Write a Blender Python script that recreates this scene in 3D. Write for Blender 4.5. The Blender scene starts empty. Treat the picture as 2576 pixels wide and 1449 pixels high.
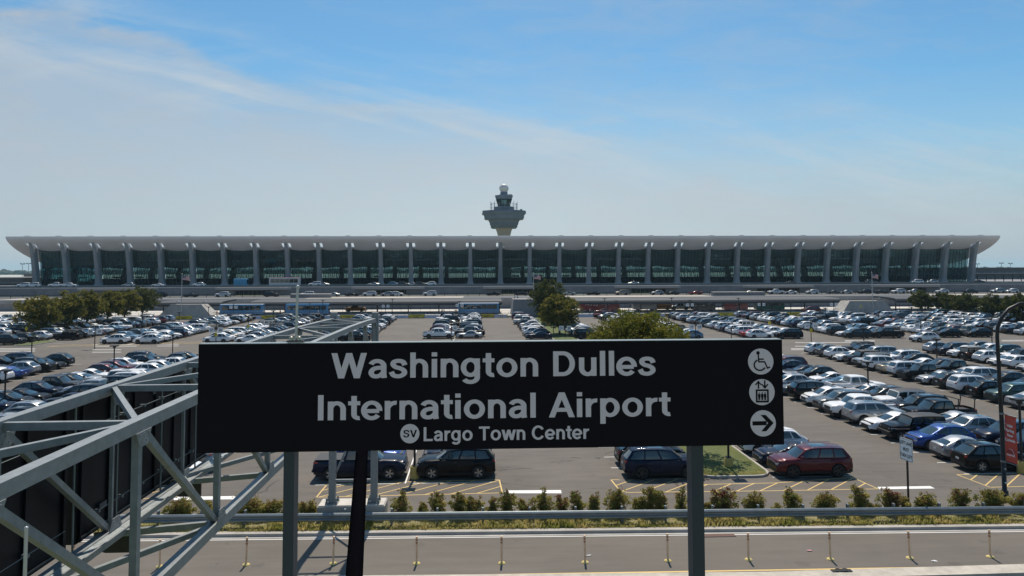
import bpy, math, random
from mathutils import Vector, Matrix
random.seed(7)
SC = bpy.context.scene
col = SC.collection
R = math.radians

# ---------------------------------------------------------------- camera
FPX, CX, CY, HC = 1787.0, 1288.0, 587.5, 13.3     # lens in picture units (picture 2576 wide)
PSI, PIT, ROL = math.atan((1288-1205)/1787.0), math.atan(.05), .0032
FW = Vector((math.sin(PSI)*math.cos(PIT), math.cos(PSI)*math.cos(PIT), math.sin(PIT)))
_r0 = Vector((math.cos(PSI), -math.sin(PSI), 0)); _u0 = _r0.cross(FW)
RT = math.cos(ROL)*_r0 - math.sin(ROL)*_u0
UP = math.cos(ROL)*_u0 + math.sin(ROL)*_r0
CAM = Vector((0, 0, HC))
cam_d = bpy.data.cameras.new('camera'); cam = bpy.data.objects.new('camera', cam_d); col.objects.link(cam)
cam_d.sensor_width = 36; cam_d.lens = 36*FPX/2576
cam_d.shift_y = -(724.5-CY)/2576
cam_d.clip_start = .1; cam_d.clip_end = 20000
m = Matrix((( RT.x, UP.x, -FW.x, 0), (RT.y, UP.y, -FW.y, 0), (RT.z, UP.z, -FW.z, HC), (0, 0, 0, 1)))
cam.matrix_world = m
SC.camera = cam
SC.render.resolution_x, SC.render.resolution_y = 1024, 576

# ---------------------------------------------------------------- sky, sun, exposure
SUN_EL, SUN_AZ = R(60), R(4.0)          # azimuth measured from +Y towards +X
w = bpy.data.worlds.new('World'); SC.world = w; w.use_nodes = True
nt = w.node_tree; nt.nodes.clear()
def N(t, **k):
    n = nt.nodes.new(t)
    for a, b in k.items(): setattr(n, a, b)
    return n
def mth(op, a, b=None, c=None, clamp=False):
    n = N('ShaderNodeMath', operation=op); n.use_clamp = clamp
    for i, v in enumerate((a, b, c)):
        if v is None: continue
        if isinstance(v, (int, float)): n.inputs[i].default_value = v
        else: nt.links.new(v, n.inputs[i])
    return n.outputs[0]
out = N('ShaderNodeOutputWorld'); bg = N('ShaderNodeBackground'); bg.inputs[1].default_value = .1
sky = N('ShaderNodeTexSky'); sky.sky_type = 'NISHITA'; sky.sun_disc = False
sky.sun_elevation = SUN_EL; sky.sun_rotation = SUN_AZ; sky.altitude = 100
sky.air_density = 1.0; sky.dust_density = .6; sky.ozone_density = 2.2
tc = N('ShaderNodeTexCoord'); sx = N('ShaderNodeSeparateXYZ'); nt.links.new(tc.outputs['Generated'], sx.inputs[0])
ay = mth('MAXIMUM', mth('ABSOLUTE', sx.outputs[1]), .05)
u = mth('DIVIDE', sx.outputs[0], ay); v = mth('DIVIDE', sx.outputs[2], ay)
cmb = N('ShaderNodeCombineXYZ'); nt.links.new(u, cmb.inputs[0]); nt.links.new(v, cmb.inputs[1])
def noise(vec, sc, stretch, rot, det=5, rough=.55, dist=0.0, off=(0, 0, 0)):
    mp = N('ShaderNodeMapping'); mp.inputs['Scale'].default_value = (stretch[0], stretch[1], 1)
    mp.inputs['Rotation'].default_value = (0, 0, rot); mp.inputs['Location'].default_value = off
    nt.links.new(vec, mp.inputs[0])
    n = N('ShaderNodeTexNoise'); n.inputs['Scale'].default_value = sc; n.inputs['Detail'].default_value = det
    n.inputs['Roughness'].default_value = rough; n.inputs['Distortion'].default_value = dist
    nt.links.new(mp.outputs[0], n.inputs['Vector']); return n.outputs[0]
fc = N('ShaderNodeFloatCurve'); cu = fc.mapping.curves[0]     # upper edge of the thin cirrus veil
pts = [(0, .37), (.165, .37), (.25, .335), (.375, .255), (.5, .225), (.585, .200), (.75, .178), (.85, .17), (1, .17)]
cu.points[0].location = pts[0]; cu.points[1].location = pts[-1]
for p in pts[1:-1]: cu.points.new(*p)
fc.mapping.update()
nt.links.new(mth('ADD', mth('MULTIPLY', u, .5), .5, clamp=True), fc.inputs['Value'])
edge = fc.outputs[0]
n1 = noise(cmb.outputs[0], 3.0, (1, 3.2), R(-12), 6, .6, .6)
n2 = noise(cmb.outputs[0], 8.0, (1, 4.0), R(14), 6, .62, .8, (3, 1, 0))
n3 = noise(cmb.outputs[0], 1.6, (1, 1.8), R(8), 4, .5, .3, (7, 2, 0))
d = mth('SUBTRACT', mth('ADD', edge, mth('MULTIPLY', mth('SUBTRACT', n1, .5), .14)), v)     # >0 below the edge
veil = mth('MULTIPLY', mth('SMOOTH_MIN', mth('MAXIMUM', mth('DIVIDE', mth('ADD', d, .015), .10), 0), 1, .2), .72)
# brighter rim streak along the edge on the left
rim = mth('SUBTRACT', 1, mth('DIVIDE', mth('ABSOLUTE', mth('SUBTRACT', d, .012)), .028), clamp=True)
left = mth('SUBTRACT', .75, mth('MULTIPLY', mth('ADD', u, .35), 1.1), clamp=True)
rim = mth('MULTIPLY', mth('MULTIPLY', rim, left), mth('ADD', .10, mth('MULTIPLY', n2, .75)))
wisp = mth('MULTIPLY', mth('SUBTRACT', mth('MULTIPLY', mth('ADD', n2, n3), .5), .47, clamp=True), 2.6)
mask = mth('ADD', mth('ADD', veil, rim), mth('MULTIPLY', wisp, .55), clamp=True)
mask = mth('MULTIPLY', mask, .9)
hl = mth('MULTIPLY', mth('SUBTRACT', 1, mth('DIVIDE', v, .30), clamp=True), .75)
mask = mth('ADD', mask, mth('MULTIPLY', mth('SUBTRACT', 1, mask), hl))
def streaks(sc, st_, ang, off):
    mp = N('ShaderNodeMapping'); mp.vector_type = 'TEXTURE'; mp.inputs['Scale'].default_value = (1, 1/st_, 1); mp.inputs['Rotation'].default_value = (0, 0, R(ang)); mp.inputs['Location'].default_value = off
    nt.links.new(cmb.outputs[0], mp.inputs[0]); n = N('ShaderNodeTexNoise'); n.inputs['Scale'].default_value = sc; n.inputs['Detail'].default_value = 8; n.inputs['Roughness'].default_value = .62; n.inputs['Distortion'].default_value = .35
    nt.links.new(mp.outputs[0], n.inputs['Vector']); return n.outputs[0]
s1 = streaks(2.2, 9, -14, (1, .3, 0)); s2 = streaks(3.0, 7, 9, (2, .8, 0)); s3 = streaks(6.0, 6, -5, (4, .1, 0))
near_edge = mth('SUBTRACT', 1, mth('DIVIDE', mth('ABSOLUTE', mth('SUBTRACT', d, .03)), .11), clamp=True)
st1 = mth('MULTIPLY', mth('MULTIPLY', mth('SUBTRACT', s1, .47, clamp=True), 4.2), near_edge)
st2 = mth('MULTIPLY', mth('MULTIPLY', mth('SUBTRACT', s2, .52, clamp=True), 2.2), mth('ADD', mth('MULTIPLY', near_edge, .8), .12))
st3 = mth('MULTIPLY', mth('MULTIPLY', mth('SUBTRACT', s3, .5, clamp=True), 1.2), near_edge)
cirrus = mth('MULTIPLY', mth('ADD', mth('ADD', st1, st2), st3, clamp=True), .75)
# small fair-weather puffs low over the horizon
cells = N('ShaderNodeTexVoronoi'); mp = N('ShaderNodeMapping'); mp.inputs['Scale'].default_value = (1, 2.6, 1)
nt.links.new(cmb.outputs[0], mp.inputs[0])
wob = noise(cmb.outputs[0], 40, (1, 1.5), 0, 3, .6)
cells.inputs['Scale'].default_value = 9.0; cells.inputs['Randomness'].default_value = 1
nt.links.new(mp.outputs[0], cells.inputs['Vector'])
puff = mth('SUBTRACT', mth('ADD', .085, mth('MULTIPLY', mth('SUBTRACT', wob, .5), .36)), cells.outputs['Distance'], clamp=True)
low = mth('MULTIPLY', mth('SUBTRACT', 1, mth('DIVIDE', mth('ABSOLUTE', mth('SUBTRACT', v, .085)), .05), clamp=True), 1)
puff = mth('MULTIPLY', mth('MULTIPLY', puff, 8, clamp=True), low)
def mix(fac, a, b):
    n = N('ShaderNodeMix', data_type='RGBA')
    for i, q in ((0, fac), (6, a), (7, b)):
        if isinstance(q, (int, float)): n.inputs[i].default_value = q
        elif isinstance(q, tuple): n.inputs[i].default_value = q
        else: nt.links.new(q, n.inputs[i])
    return n.outputs[2]
VEIL = (4.6, 5.1, 5.65, 1)
hs = N('ShaderNodeHueSaturation'); hs.inputs['Saturation'].default_value = 1.10; hs.inputs['Value'].default_value = 1.0; nt.links.new(sky.outputs[0], hs.inputs['Color'])
tn = N('ShaderNodeMix', data_type='RGBA', blend_type='MULTIPLY'); tn.inputs[0].default_value = 1; tn.inputs[7].default_value = (.72, 1.07, 1.11, 1); nt.links.new(hs.outputs[0], tn.inputs[6])
glare = mth('MULTIPLY', mth('SUBTRACT', 1, mth('MULTIPLY', mth('ABSOLUTE', u), 1.25), clamp=True), mth('SUBTRACT', 1, mth('DIVIDE', v, .26), clamp=True))   # brighter haze below the sun
c1 = mix(mask, tn.outputs[2], mix(glare, VEIL, (6.0, 6.4, 6.7, 1)))
c1 = mix(cirrus, c1, (5.7, 6.3, 6.7, 1))
c2 = mix(mth('MULTIPLY', puff, .6), c1, (6.2, 6.5, 6.7, 1))
nt.links.new(c2, bg.inputs[0]); nt.links.new(bg.outputs[0], out.inputs[0])

sd = bpy.data.lights.new('sun', 'SUN'); sun = bpy.data.objects.new('sun', sd); col.objects.link(sun)
sd.energy = 5.0; sd.angle = R(.55); sd.color = (1, .90, .77)
sdir = Vector((math.sin(SUN_AZ)*math.cos(SUN_EL), math.cos(SUN_AZ)*math.cos(SUN_EL), math.sin(SUN_EL)))
sun.rotation_mode = 'QUATERNION'; sun.rotation_quaternion = sdir.to_track_quat('Z', 'Y'); sun.location = (0, 0, 60)
SC.view_settings.view_transform = 'Standard'; SC.view_settings.look = 'None'
SC.view_settings.exposure = 0; SC.view_settings.gamma = 1
SC.render.engine = 'CYCLES'
try:
    SC.cycles.max_bounces = 6; SC.cycles.transparent_max_bounces = 12
except Exception: pass

# ---------------------------------------------------------------- helpers
def gz(y):                                   # the car park climbs half a metre between its near and far blocks
    return .45*min(1, max(0, (y-47)/60))
def ray(x, y): return FW + RT*((x-CX)/FPX) - UP*((y-CY)/FPX)
def at(x, y, z=0.0):
    d = ray(x, y); return CAM + d*((z-HC)/d.z)
def atg(x, y):                               # point of the ground seen at that place
    z = .4
    for _ in range(8):
        p = at(x, y, z); z = gz(p.y)
    return at(x, y, z)
def atY(x, y, Y):
    d = ray(x, y); return CAM + d*(Y/d.y)
def proj(P):
    d = Vector(P)-CAM; wv = d.dot(FW)
    return CX+FPX*d.dot(RT)/wv, CY-FPX*d.dot(UP)/wv

def tag(o, label=None, cat=None, group=None, kind=None):
    if label: o['label'] = label
    if cat: o['category'] = cat
    if group: o['group'] = group
    if kind: o['kind'] = kind
    return o
def thing(name, loc, rz=0, label=None, cat=None, group=None):
    o = bpy.data.objects.new(name, None); col.objects.link(o)
    o.location = loc; o.rotation_euler = (0, 0, rz); o.empty_display_size = .3
    return tag(o, label, cat, group)

class MB:                                     # mesh collector: boxes, tubes, lofts -> ONE mesh object
    def __init__(s): s.v = []; s.f = []; s.mi = []; s.sm = []
    def add(s, vs, fs, mi=0, smooth=False, M=None):
        b = len(s.v)
        for p in vs:
            p = Vector(p); s.v.append(tuple(M @ p) if M else tuple(p))
        for f in fs:
            s.f.append(tuple(b+i for i in f)); s.mi.append(mi); s.sm.append(smooth)
        return s
    def box(s, x0, x1, y0, y1, z0, z1, mi=0, M=None):
        vs = [(x, y, z) for x in (x0, x1) for y in (y0, y1) for z in (z0, z1)]
        return s.add(vs, [(0, 1, 3, 2), (4, 6, 7, 5), (0, 4, 5, 1), (2, 3, 7, 6), (0, 2, 6, 4), (1, 5, 7, 3)], mi, False, M)
    def bar(s, a, b, w, h=None, mi=0, up=(0, 0, 1)):   # rectangular bar between two points
        a, b = Vector(a), Vector(b); h = h or w; d = (b-a).normalized(); u_ = Vector(up)
        if abs(d.dot(u_)) > .99: u_ = Vector((0, 1, 0))
        sd_ = d.cross(u_).normalized(); u2 = sd_.cross(d)
        vs = [p+sd_*(w/2*i)+u2*(h/2*j) for p in (a, b) for i, j in ((-1, -1), (1, -1), (1, 1), (-1, 1))]
        return s.add(vs, [(0, 1, 2, 3), (7, 6, 5, 4), (0, 4, 5, 1), (1, 5, 6, 2), (2, 6, 7, 3), (3, 7, 4, 0)], mi)
    def tube(s, pts, r, n=8, mi=0, cap=True):
        pts = [Vector(p) for p in pts]; rs = r if isinstance(r, (list, tuple)) else [r]*len(pts)
        vs = []; fs = []
        prev = None
        for i, p in enumerate(pts):
            d = (pts[min(i+1, len(pts)-1)]-pts[max(i-1, 0)]).normalized()
            a = prev if prev is not None else (Vector((1, 0, 0)) if abs(d.x) < .9 else Vector((0, 1, 0)))
            a = (a-d*a.dot(d)).normalized(); prev = a; b = d.cross(a)
            for k in range(n):
                t = 2*math.pi*k/n; vs.append(p+(a*math.cos(t)+b*math.sin(t))*rs[i])
        for i in range(len(pts)-1):
            for k in range(n):
                fs.append((i*n+k, i*n+(k+1) % n, (i+1)*n+(k+1) % n, (i+1)*n+k))
        s.add(vs, fs, mi, True)
        if cap:
            s.add(vs[:n], [tuple(range(n))[::-1]], mi); s.add(vs[-n:], [tuple(range(n))], mi)
        return s
    def lathe(s, prof, c=(0, 0, 0), n=16, mi=0, axis='z', smooth=True, M=None):
        vs = []; fs = []
        for r_, h in prof:
            for k in range(n):
                t = 2*math.pi*k/n; a, b = r_*math.cos(t), r_*math.sin(t)
                q = (a, b, h) if axis == 'z' else ((h, a, b) if axis == 'x' else (a, h, b))
                vs.append((q[0]+c[0], q[1]+c[1], q[2]+c[2]))
        for i in range(len(prof)-1):
            for k in range(n):
                fs.append((i*n+k, i*n+(k+1) % n, (i+1)*n+(k+1) % n, (i+1)*n+k))
        return s.add(vs, fs, mi, smooth, M)
    def prism(s, poly, z0, z1, mi=0, M=None):     # poly in xy, extruded in z
        n = len(poly); vs = [(x, y, z0) for x, y in poly]+[(x, y, z1) for x, y in poly]
        fs = [tuple(range(n))[::-1], tuple(range(n, 2*n))]+[(i, (i+1) % n, n+(i+1) % n, n+i) for i in range(n)]
        return s.add(vs, fs, mi, False, M)
    def grid(s, P, mi=0, smooth=True, M=None, close=False):   # P[i][j] points; mi may be a function of (i, j)
        n, k = len(P), len(P[0]); vs = [p for row in P for p in row]
        b = len(s.v)
        s.add(vs, [], 0, smooth, M)
        for i in range(n-1):
            for j in range(k if close else k-1):
                q = mi(i, j) if callable(mi) else mi
                if q is None: continue
                j2 = (j+1) % k
                s.f.append((b+i*k+j, b+i*k+j2, b+(i+1)*k+j2, b+(i+1)*k+j)); s.mi.append(q); s.sm.append(smooth)
        return s
    def mesh(s, name, mats, weld=False, sharp=None):
        me = bpy.data.meshes.new(name); me.from_pydata(s.v, [], s.f)
        mats = mats if isinstance(mats, (list, tuple)) else [mats]
        for m_ in mats: me.materials.append(m_)
        me.polygons.foreach_set('material_index', s.mi); me.polygons.foreach_set('use_smooth', s.sm)
        if weld or sharp:
            import bmesh
            bm = bmesh.new(); bm.from_mesh(me)
            if weld: bmesh.ops.remove_doubles(bm, verts=bm.verts, dist=.0008)
            bmesh.ops.recalc_face_normals(bm, faces=bm.faces)
            if sharp:
                for e in bm.edges:
                    if len(e.link_faces) == 2 and e.calc_face_angle(0) > R(sharp): e.smooth = False
            bm.to_mesh(me); bm.free()
        me.update(); return me
    def build(s, name, mats, parent=None, weld=False, sharp=None, loc=None):
        o = bpy.data.objects.new(name, s.mesh(name, mats, weld, sharp)); col.objects.link(o)
        if parent: o.parent = parent
        if loc: o.location = loc
        return o
def children(o): return list(o.children)
def copy_tree(o, parent=None):
    c = o.copy(); col.objects.link(c)
    if parent: c.parent = parent
    for ch in children(o): copy_tree(ch, c)
    return c

# ---------------------------------------------------------------- materials
def mat(name, c, rough=.6, metal=0.0, spec=.5, coat=0.0, emit=None, alpha=1.0, var=None, bump=None):
    """var=(scale, amount[, colour2]) mottling; bump=(scale, strength)"""
    mt = bpy.data.materials.new(name); mt.use_nodes = True; t = mt.node_tree
    b = t.nodes['Principled BSDF']
    b.inputs['Base Color'].default_value = (*c, 1); b.inputs['Roughness'].default_value = rough
    b.inputs['Metallic'].default_value = metal; b.inputs['Specular IOR Level'].default_value = spec
    b.inputs['Coat Weight'].default_value = coat; b.inputs['Coat Roughness'].default_value = .05
    if emit: b.inputs['Emission Color'].default_value = (*emit[0], 1); b.inputs['Emission Strength'].default_value = emit[1]
    if alpha < 1: b.inputs['Alpha'].default_value = alpha
    if var or bump:
        tcn = t.nodes.new('ShaderNodeTexCoord')
    if var:
        n = t.nodes.new('ShaderNodeTexNoise'); n.inputs['Scale'].default_value = var[0]; n.inputs['Detail'].default_value = 6
        n.inputs['Roughness'].default_value = .65
        t.links.new(tcn.outputs['Object'], n.inputs['Vector'])
        cr = t.nodes.new('ShaderNodeValToRGB')
        c2 = var[2] if len(var) > 2 else tuple(q*(1-var[1]) for q in c)
        c1_ = c if len(var) > 2 else tuple(min(1, q*(1+var[1])) for q in c)
        cr.color_ramp.elements[0].color = (*c2, 1); cr.color_ramp.elements[0].position = .32
        cr.color_ramp.elements[1].color = (*c1_, 1); cr.color_ramp.elements[1].position = .68
        t.links.new(n.outputs[0], cr.inputs[0]); t.links.new(cr.outputs[0], b.inputs['Base Color'])
    if bump:
        n = t.nodes.new('ShaderNodeTexNoise'); n.inputs['Scale'].default_value = bump[0]; n.inputs['Detail'].default_value = 4
        t.links.new(tcn.outputs['Object'], n.inputs['Vector'])
        bp = t.nodes.new('ShaderNodeBump'); bp.inputs['Strength'].default_value = bump[1]; bp.inputs['Distance'].default_value = .02
        t.links.new(n.outputs[0], bp.inputs['Height']); t.links.new(bp.outputs[0], b.inputs['Normal'])
    return mt
M = {}
M['conc'] = mat('concrete', (.36, .34, .31), .85, var=(.6, .18), bump=(8, .3))
M['conc_light'] = mat('light_concrete', (.52, .49, .44), .85, var=(1.5, .15), bump=(10, .3))
M['conc_wall'] = mat('wall_concrete', (.22, .21, .21), .85, var=(.25, .18))
M['conc_deck'] = mat('deck_concrete', (.24, .24, .245), .8, var=(.3, .15))
M['term_conc'] = mat('terminal_concrete', (.31, .315, .32), .8, var=(.15, .10))
M['roof_conc'] = mat('roof_white_concrete', (.80, .77, .76), .75, var=(.08, .06))
M['black'] = mat('black_metal', (.012, .012, .014), .45, spec=.4)
M['plastic'] = mat('black_plastic', (.014, .014, .016), .55)
M['rubber'] = mat('tyre_rubber', (.018, .018, .018), .85)
M['rim'] = mat('alloy_rim', (.35, .36, .38), .3, metal=.8)
M['rimdark'] = mat('dark_alloy_rim', (.05, .05, .055), .35, metal=.6)
M['glass'] = mat('car_glass', (.010, .020, .022), .05, spec=.9, coat=.6)
M['lamp'] = mat('headlight_lens', (.55, .57, .6), .08, metal=.2, coat=1)
M['tail'] = mat('taillight_lens', (.35, .012, .01), .15, coat=1)
M['plate'] = mat('plate_white', (.6, .6, .6), .5)
M['chrome'] = mat('chrome', (.6, .6, .62), .15, metal=1)
M['galv'] = mat('galvanised_steel', (.20, .235, .25), .42, metal=.55, var=(3, .12))
M['truss'] = mat('truss_paint', (.215, .235, .24), .5, metal=.15, var=(6, .16), bump=(30, .1))
M['white'] = mat('white_paint', (.72, .72, .70), .7)
M['yellow'] = mat('yellow_paint', (.60, .42, .15), .7)
M['signwhite'] = mat('sign_white', (.80, .81, .82), .5)
# ================================================================ ground, roads, markings
def asphalt(name, c, crack=True, patch=.22, streak=True):
    mt = bpy.data.materials.new(name); mt.use_nodes = True; t = mt.node_tree; b = t.nodes['Principled BSDF']
    b.inputs['Roughness'].default_value = .8; b.inputs['Specular IOR Level'].default_value = .35
    tcn = t.nodes.new('ShaderNodeTexCoord')
    def nz(sc, det, stretch=(1, 1, 1)):
        mp = t.nodes.new('ShaderNodeMapping'); mp.inputs['Scale'].default_value = stretch
        t.links.new(tcn.outputs['Object'], mp.inputs[0])
        n = t.nodes.new('ShaderNodeTexNoise'); n.inputs['Scale'].default_value = sc; n.inputs['Detail'].default_value = det
        n.inputs['Roughness'].default_value = .6; t.links.new(mp.outputs[0], n.inputs['Vector']); return n.outputs[0]
    def mm(op, a, bb):
        n = t.nodes.new('ShaderNodeMath'); n.operation = op
        for i, q in enumerate((a, bb)):
            if isinstance(q, (int, float)): n.inputs[i].default_value = q
            else: t.links.new(q, n.inputs[i])
        return n.outputs[0]
    big = nz(.12, 5); mid = nz(.9, 5, (.35, 1.6, 1)); fine = nz(28, 3)
    f = mm('ADD', mm('MULTIPLY', mm('SUBTRACT', big, .5), patch*2), mm('MULTIPLY', mm('SUBTRACT', mid, .5), patch*1.6))
    f = mm('ADD', f, mm('MULTIPLY', mm('SUBTRACT', fine, .5), .5)); f = mm('ADD', f, 1)
    sp = t.nodes.new('ShaderNodeTexVoronoi'); sp.inputs['Scale'].default_value = .55; t.links.new(tcn.outputs['Object'], sp.inputs['Vector'])
    spot = mm('MULTIPLY', mm('LESS_THAN', mm('ADD', sp.outputs['Distance'], mm('MULTIPLY', nz(4, 3), .5)), .42), mm('GREATER_THAN', nz(.3, 2), .5))
    f = mm('SUBTRACT', f, mm('MULTIPLY', spot, .16))
    if not crack:
        tr_ = nz(1.0, 5, (.05, 1.9, 1)); f = mm('ADD', f, mm('MULTIPLY', mm('SUBTRACT', tr_, .5), .35))
    if crack:
        vo = t.nodes.new('ShaderNodeTexVoronoi'); vo.feature = 'DISTANCE_TO_EDGE'; vo.inputs['Scale'].default_value = .16
        mp = t.nodes.new('ShaderNodeMapping'); mp.inputs['Scale'].default_value = (.5, 1.5, 1)
        nn = t.nodes.new('ShaderNodeTexNoise'); nn.inputs['Scale'].default_value = .5
        va = t.nodes.new('ShaderNodeVectorMath'); va.operation = 'ADD'
        t.links.new(tcn.outputs['Object'], nn.inputs['Vector']); t.links.new(nn.outputs[1], va.inputs[0]); t.links.new(tcn.outputs['Object'], va.inputs[1])
        t.links.new(va.outputs[0], mp.inputs[0]); t.links.new(mp.outputs[0], vo.inputs['Vector'])
        ck = mm('LESS_THAN', vo.outputs['Distance'], .006)
        gate = mm('GREATER_THAN', nz(.35, 2), .52)
        f = mm('SUBTRACT', f, mm('MULTIPLY', mm('MULTIPLY', ck, gate), .45))
    mx = t.nodes.new('ShaderNodeMix'); mx.data_type = 'RGBA'; mx.blend_type = 'MULTIPLY'; mx.inputs[0].default_value = 1
    mx.inputs[6].default_value = (*c, 1); t.links.new(f, mx.inputs[7]); t.links.new(mx.outputs[2], b.inputs['Base Color'])
    return mt
M['asphalt'] = asphalt('car_park_asphalt', (.112, .098, .083), patch=.42)
M['road'] = asphalt('road_asphalt', (.122, .107, .090), crack=False, patch=.28)
M['roaddeck'] = asphalt('ramp_asphalt', (.10, .10, .10), crack=False, patch=.1)
M['grassland'] = mat('airfield_grass', (.13, .15, .06), .9, var=(.004, .3))
M['apron'] = mat('apron_concrete', (.42, .42, .39), .85, var=(.01, .2))
M['soil'] = mat('dry_soil', (.26, .23, .13), .95, var=(2.2, .3, (.15, .14, .06)), bump=(14, .6))
M['lawn'] = mat('lawn', (.11, .12, .032), .95, var=(1.4, .3, (.055, .085, .018)), bump=(25, .8))

def sheet(name, rows, mt, kind='structure', xs=None):
    """rows of (Y, z, skew); one smooth sheet across the whole width"""
    b = MB(); xs = xs or (-400, 400)
    P = [[(x, Y-.027*x*sk, z) for x in xs] for (Y, z, sk) in rows]
    b.grid(P, 0, False); o = b.build(name, mt); return tag(o, kind=kind)
X0w, X1w = -6500, 6500
g = MB(); g.grid([[(x, Y, z) for x in (X0w, X1w)] for Y, z in ((-300, -.6), (20, -.45), (36, -.4), (47, -.35), (107, .1), (188, .1), (193, .4), (224, .6), (300, .6), (9000, .55))], 0, False)
tag(g.build('ground', M['grassland']), kind='structure')
tag(MB().box(-2500, 2500, 900, 2100, .75, .9).build('airport_apron', M['apron']), kind='structure')

XA, XB = -170, 190
# car park
P = []
for Y in (39.0, 47, 60, 80, 107, 127, 160, 189.5):
    P.append([(x, Y-(.027*x if Y == 39.0 else 0), gz(Y) if Y > 47 else 0) for x in (XA, XB)])
cp = MB(); cp.grid(P, 0, False); tag(cp.build('car_park', M['asphalt']), kind='structure')
# road in front, its kerbs and the light median
sheet('road', [(30.9, 0, .3), (36.12, 0, 1)], M['road'], xs=(XA, XB))
sheet('near_road', [(18, -.06, 0), (30.55, -.06, .2)], M['roaddeck'], xs=(XA, XB))
def skewbox(name, Y0, Y1, z0, z1, mt, s=1, xa=XA, xb=XB, kind='structure', joints=None):
    b = MB()
    xs_ = [xa, xb]
    b.add([(x, Y-.027*x*s, z) for x in (xa, xb) for Y in (Y0, Y1) for z in (z0, z1)],
          [(0, 1, 3, 2), (4, 6, 7, 5), (0, 4, 5, 1), (2, 3, 7, 6), (0, 2, 6, 4), (1, 5, 7, 3)])
    o = b.build(name, mt)
    return tag(o, kind=kind)
b = MB(); E0 = [at(600, 1450, .13), at(1288, 1444, .13), at(1932, 1438, .13), at(2560, 1419, .13)]; E1 = [at(600, 1470, .13), at(1288, 1464, .13), at(1932, 1458, .13), at(2560, 1441, .13)]
def ext(E_): a, c = E_[0]+(E_[0]-E_[1])*8, E_[-1]+(E_[-1]-E_[-2])*8; return [a]+E_+[c]
E0, E1 = ext(E0), ext(E1)
b.grid([[(p.x, p.y, -.3) for p in E0], [tuple(p) for p in E0], [tuple(p) for p in E1], [(p.x, p.y, -.3) for p in E1]], 0, False); tag(b.build('median', mat('median_concrete', (.43, .39, .33), .85, var=(1.2, .22), bump=(10, .3))), kind='structure')
skewbox('gutter', 36.125, 36.38, -.3, .012, M['conc'])
skewbox('kerb', 36.385, 36.72, -.3, .15, M['conc'])
# planting strip with a gently uneven surface
b = MB(); P = []
for j in range(9):
    Y = 36.725+(39.0-36.725)*j/8; row = []
    for i in range(181):
        x = -90+i; row.append((x, Y-.027*x, .10+.05*math.sin(x*1.3+j)*math.sin(x*.37+j*1.7)+.09*math.sin(math.pi*j/8)-(.09 if j == 8 else 0)))
    P.append(row)
b.grid(P, 0, True); tag(b.build('planting_strip', M['soil']), kind='structure')

# markings
def markz(p, dz=.006): return Vector((p.x, p.y, gz(p.y)+dz))
def pxpoly(b, pts, mi=0): b.add([markz(atg(x, y)) for x, y in pts], [tuple(range(len(pts)))], mi)
def strip(b, a, c, wd, mi=0, dz=.006):
    a, c = Vector(a), Vector(c); d = (c-a); d.z = 0; n = Vector((-d.y, d.x, 0)).normalized()*wd/2
    b.add([markz(q, dz) for q in (a+n, a-n, c-n, c+n)], [(0, 1, 2, 3)], mi)
mk = MB()
def hatch(mk, poly, n, wd=.085, slant=(1, .88)):
    """yellow hatched box: outline through the polygon and slanted bars clipped to it"""
    W = [atg(*p) for p in poly]; k = len(W)
    for i in range(k): strip(mk, W[i], W[(i+1) % k], wd, 1)
    dx, dy = slant; L = math.hypot(dx, dy); d = (dx/L, dy/L); nn = (-d[1], d[0])
    s = [p.x*nn[0]+p.y*nn[1] for p in W]; lo, hi = min(s), max(s)
    cnt = max(3, int((hi-lo)/(.93 if W[0].y < 60 else 1.5)))
    for q in range(1, cnt):
        c0 = lo+(hi-lo)*q/cnt; hits = []
        for i in range(k):
            a, c = W[i], W[(i+1) % k]; sa = a.x*nn[0]+a.y*nn[1]-c0; sc = c.x*nn[0]+c.y*nn[1]-c0
            if sa*sc < 0: t = sa/(sa-sc); hits.append(a+(c-a)*t)
        if len(hits) == 2: strip(mk, hits[0], hits[1], wd, 1, .0085)
hatch(mk, [(796, 1251), (824, 1217), (1256, 1207), (1264, 1240)], 10)
hatch(mk, [(1537, 1207), (1560, 1235), (1580, 1239), (1930, 1235), (2209, 1230), (2144, 1201), (1953, 1215), (1760, 1219), (1745, 1205)], 13)
hatch(mk, [(2407, 1194), (2491, 1226), (2700, 1220), (2700, 1188)], 7)
hatch(mk, [(420, 1222), (445, 1252), (120, 1262), (60, 1232)], 9)
for q in ([(1270, 1234), (1411, 1233), (1413, 1241), (1270, 1241)], [(2207, 1225), (2340, 1223), (2352, 1229), (2212, 1231)],
          [(437, 1250), (590, 1248), (600, 1256), (437, 1258)]): pxpoly(mk, q)
# edge lines: lot edge, road edge (white) and the yellow line by the median
for Y0, wd, mi, s in ((39.75, .10, 0, 1), (36.02, .075, 0, 1), (31.66, .13, 1, .55)):
    for i in range(60):
        x = -80+i*3; strip(mk, (x, Y0-.027*x*s, 0), (x+3, Y0-.027*(x+3)*s, 0), wd, mi)
ROWS = {-6: -112.5, -5: -95.0, -4: -77.3, -3: -59.2, -2: -41.8, -1: -23.3, 0: -4.6, 1: 16.3, 2: 36.8, 3: 55.2, 4: 73.4, 5: 90.9, 6: 108.4, 7: 126, 8: 143.5}
def rowx(k, Y): return ROWS[k]+(-3.0*(Y-60)/128 if k < 0 else (-.016*(min(Y, 128)-46) if k > 1 else 0))
PITCH = 2.66; NEAR0, NEARN = 46.5, 24; FAR0, FARN = 128.4, 22
def nstall(k, blk): return (21 if k < 0 else 23) if blk == 0 else FARN
def halfc(k): return 4.75 if k == 1 else 2.8            # the wide planted island runs through row 1
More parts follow.
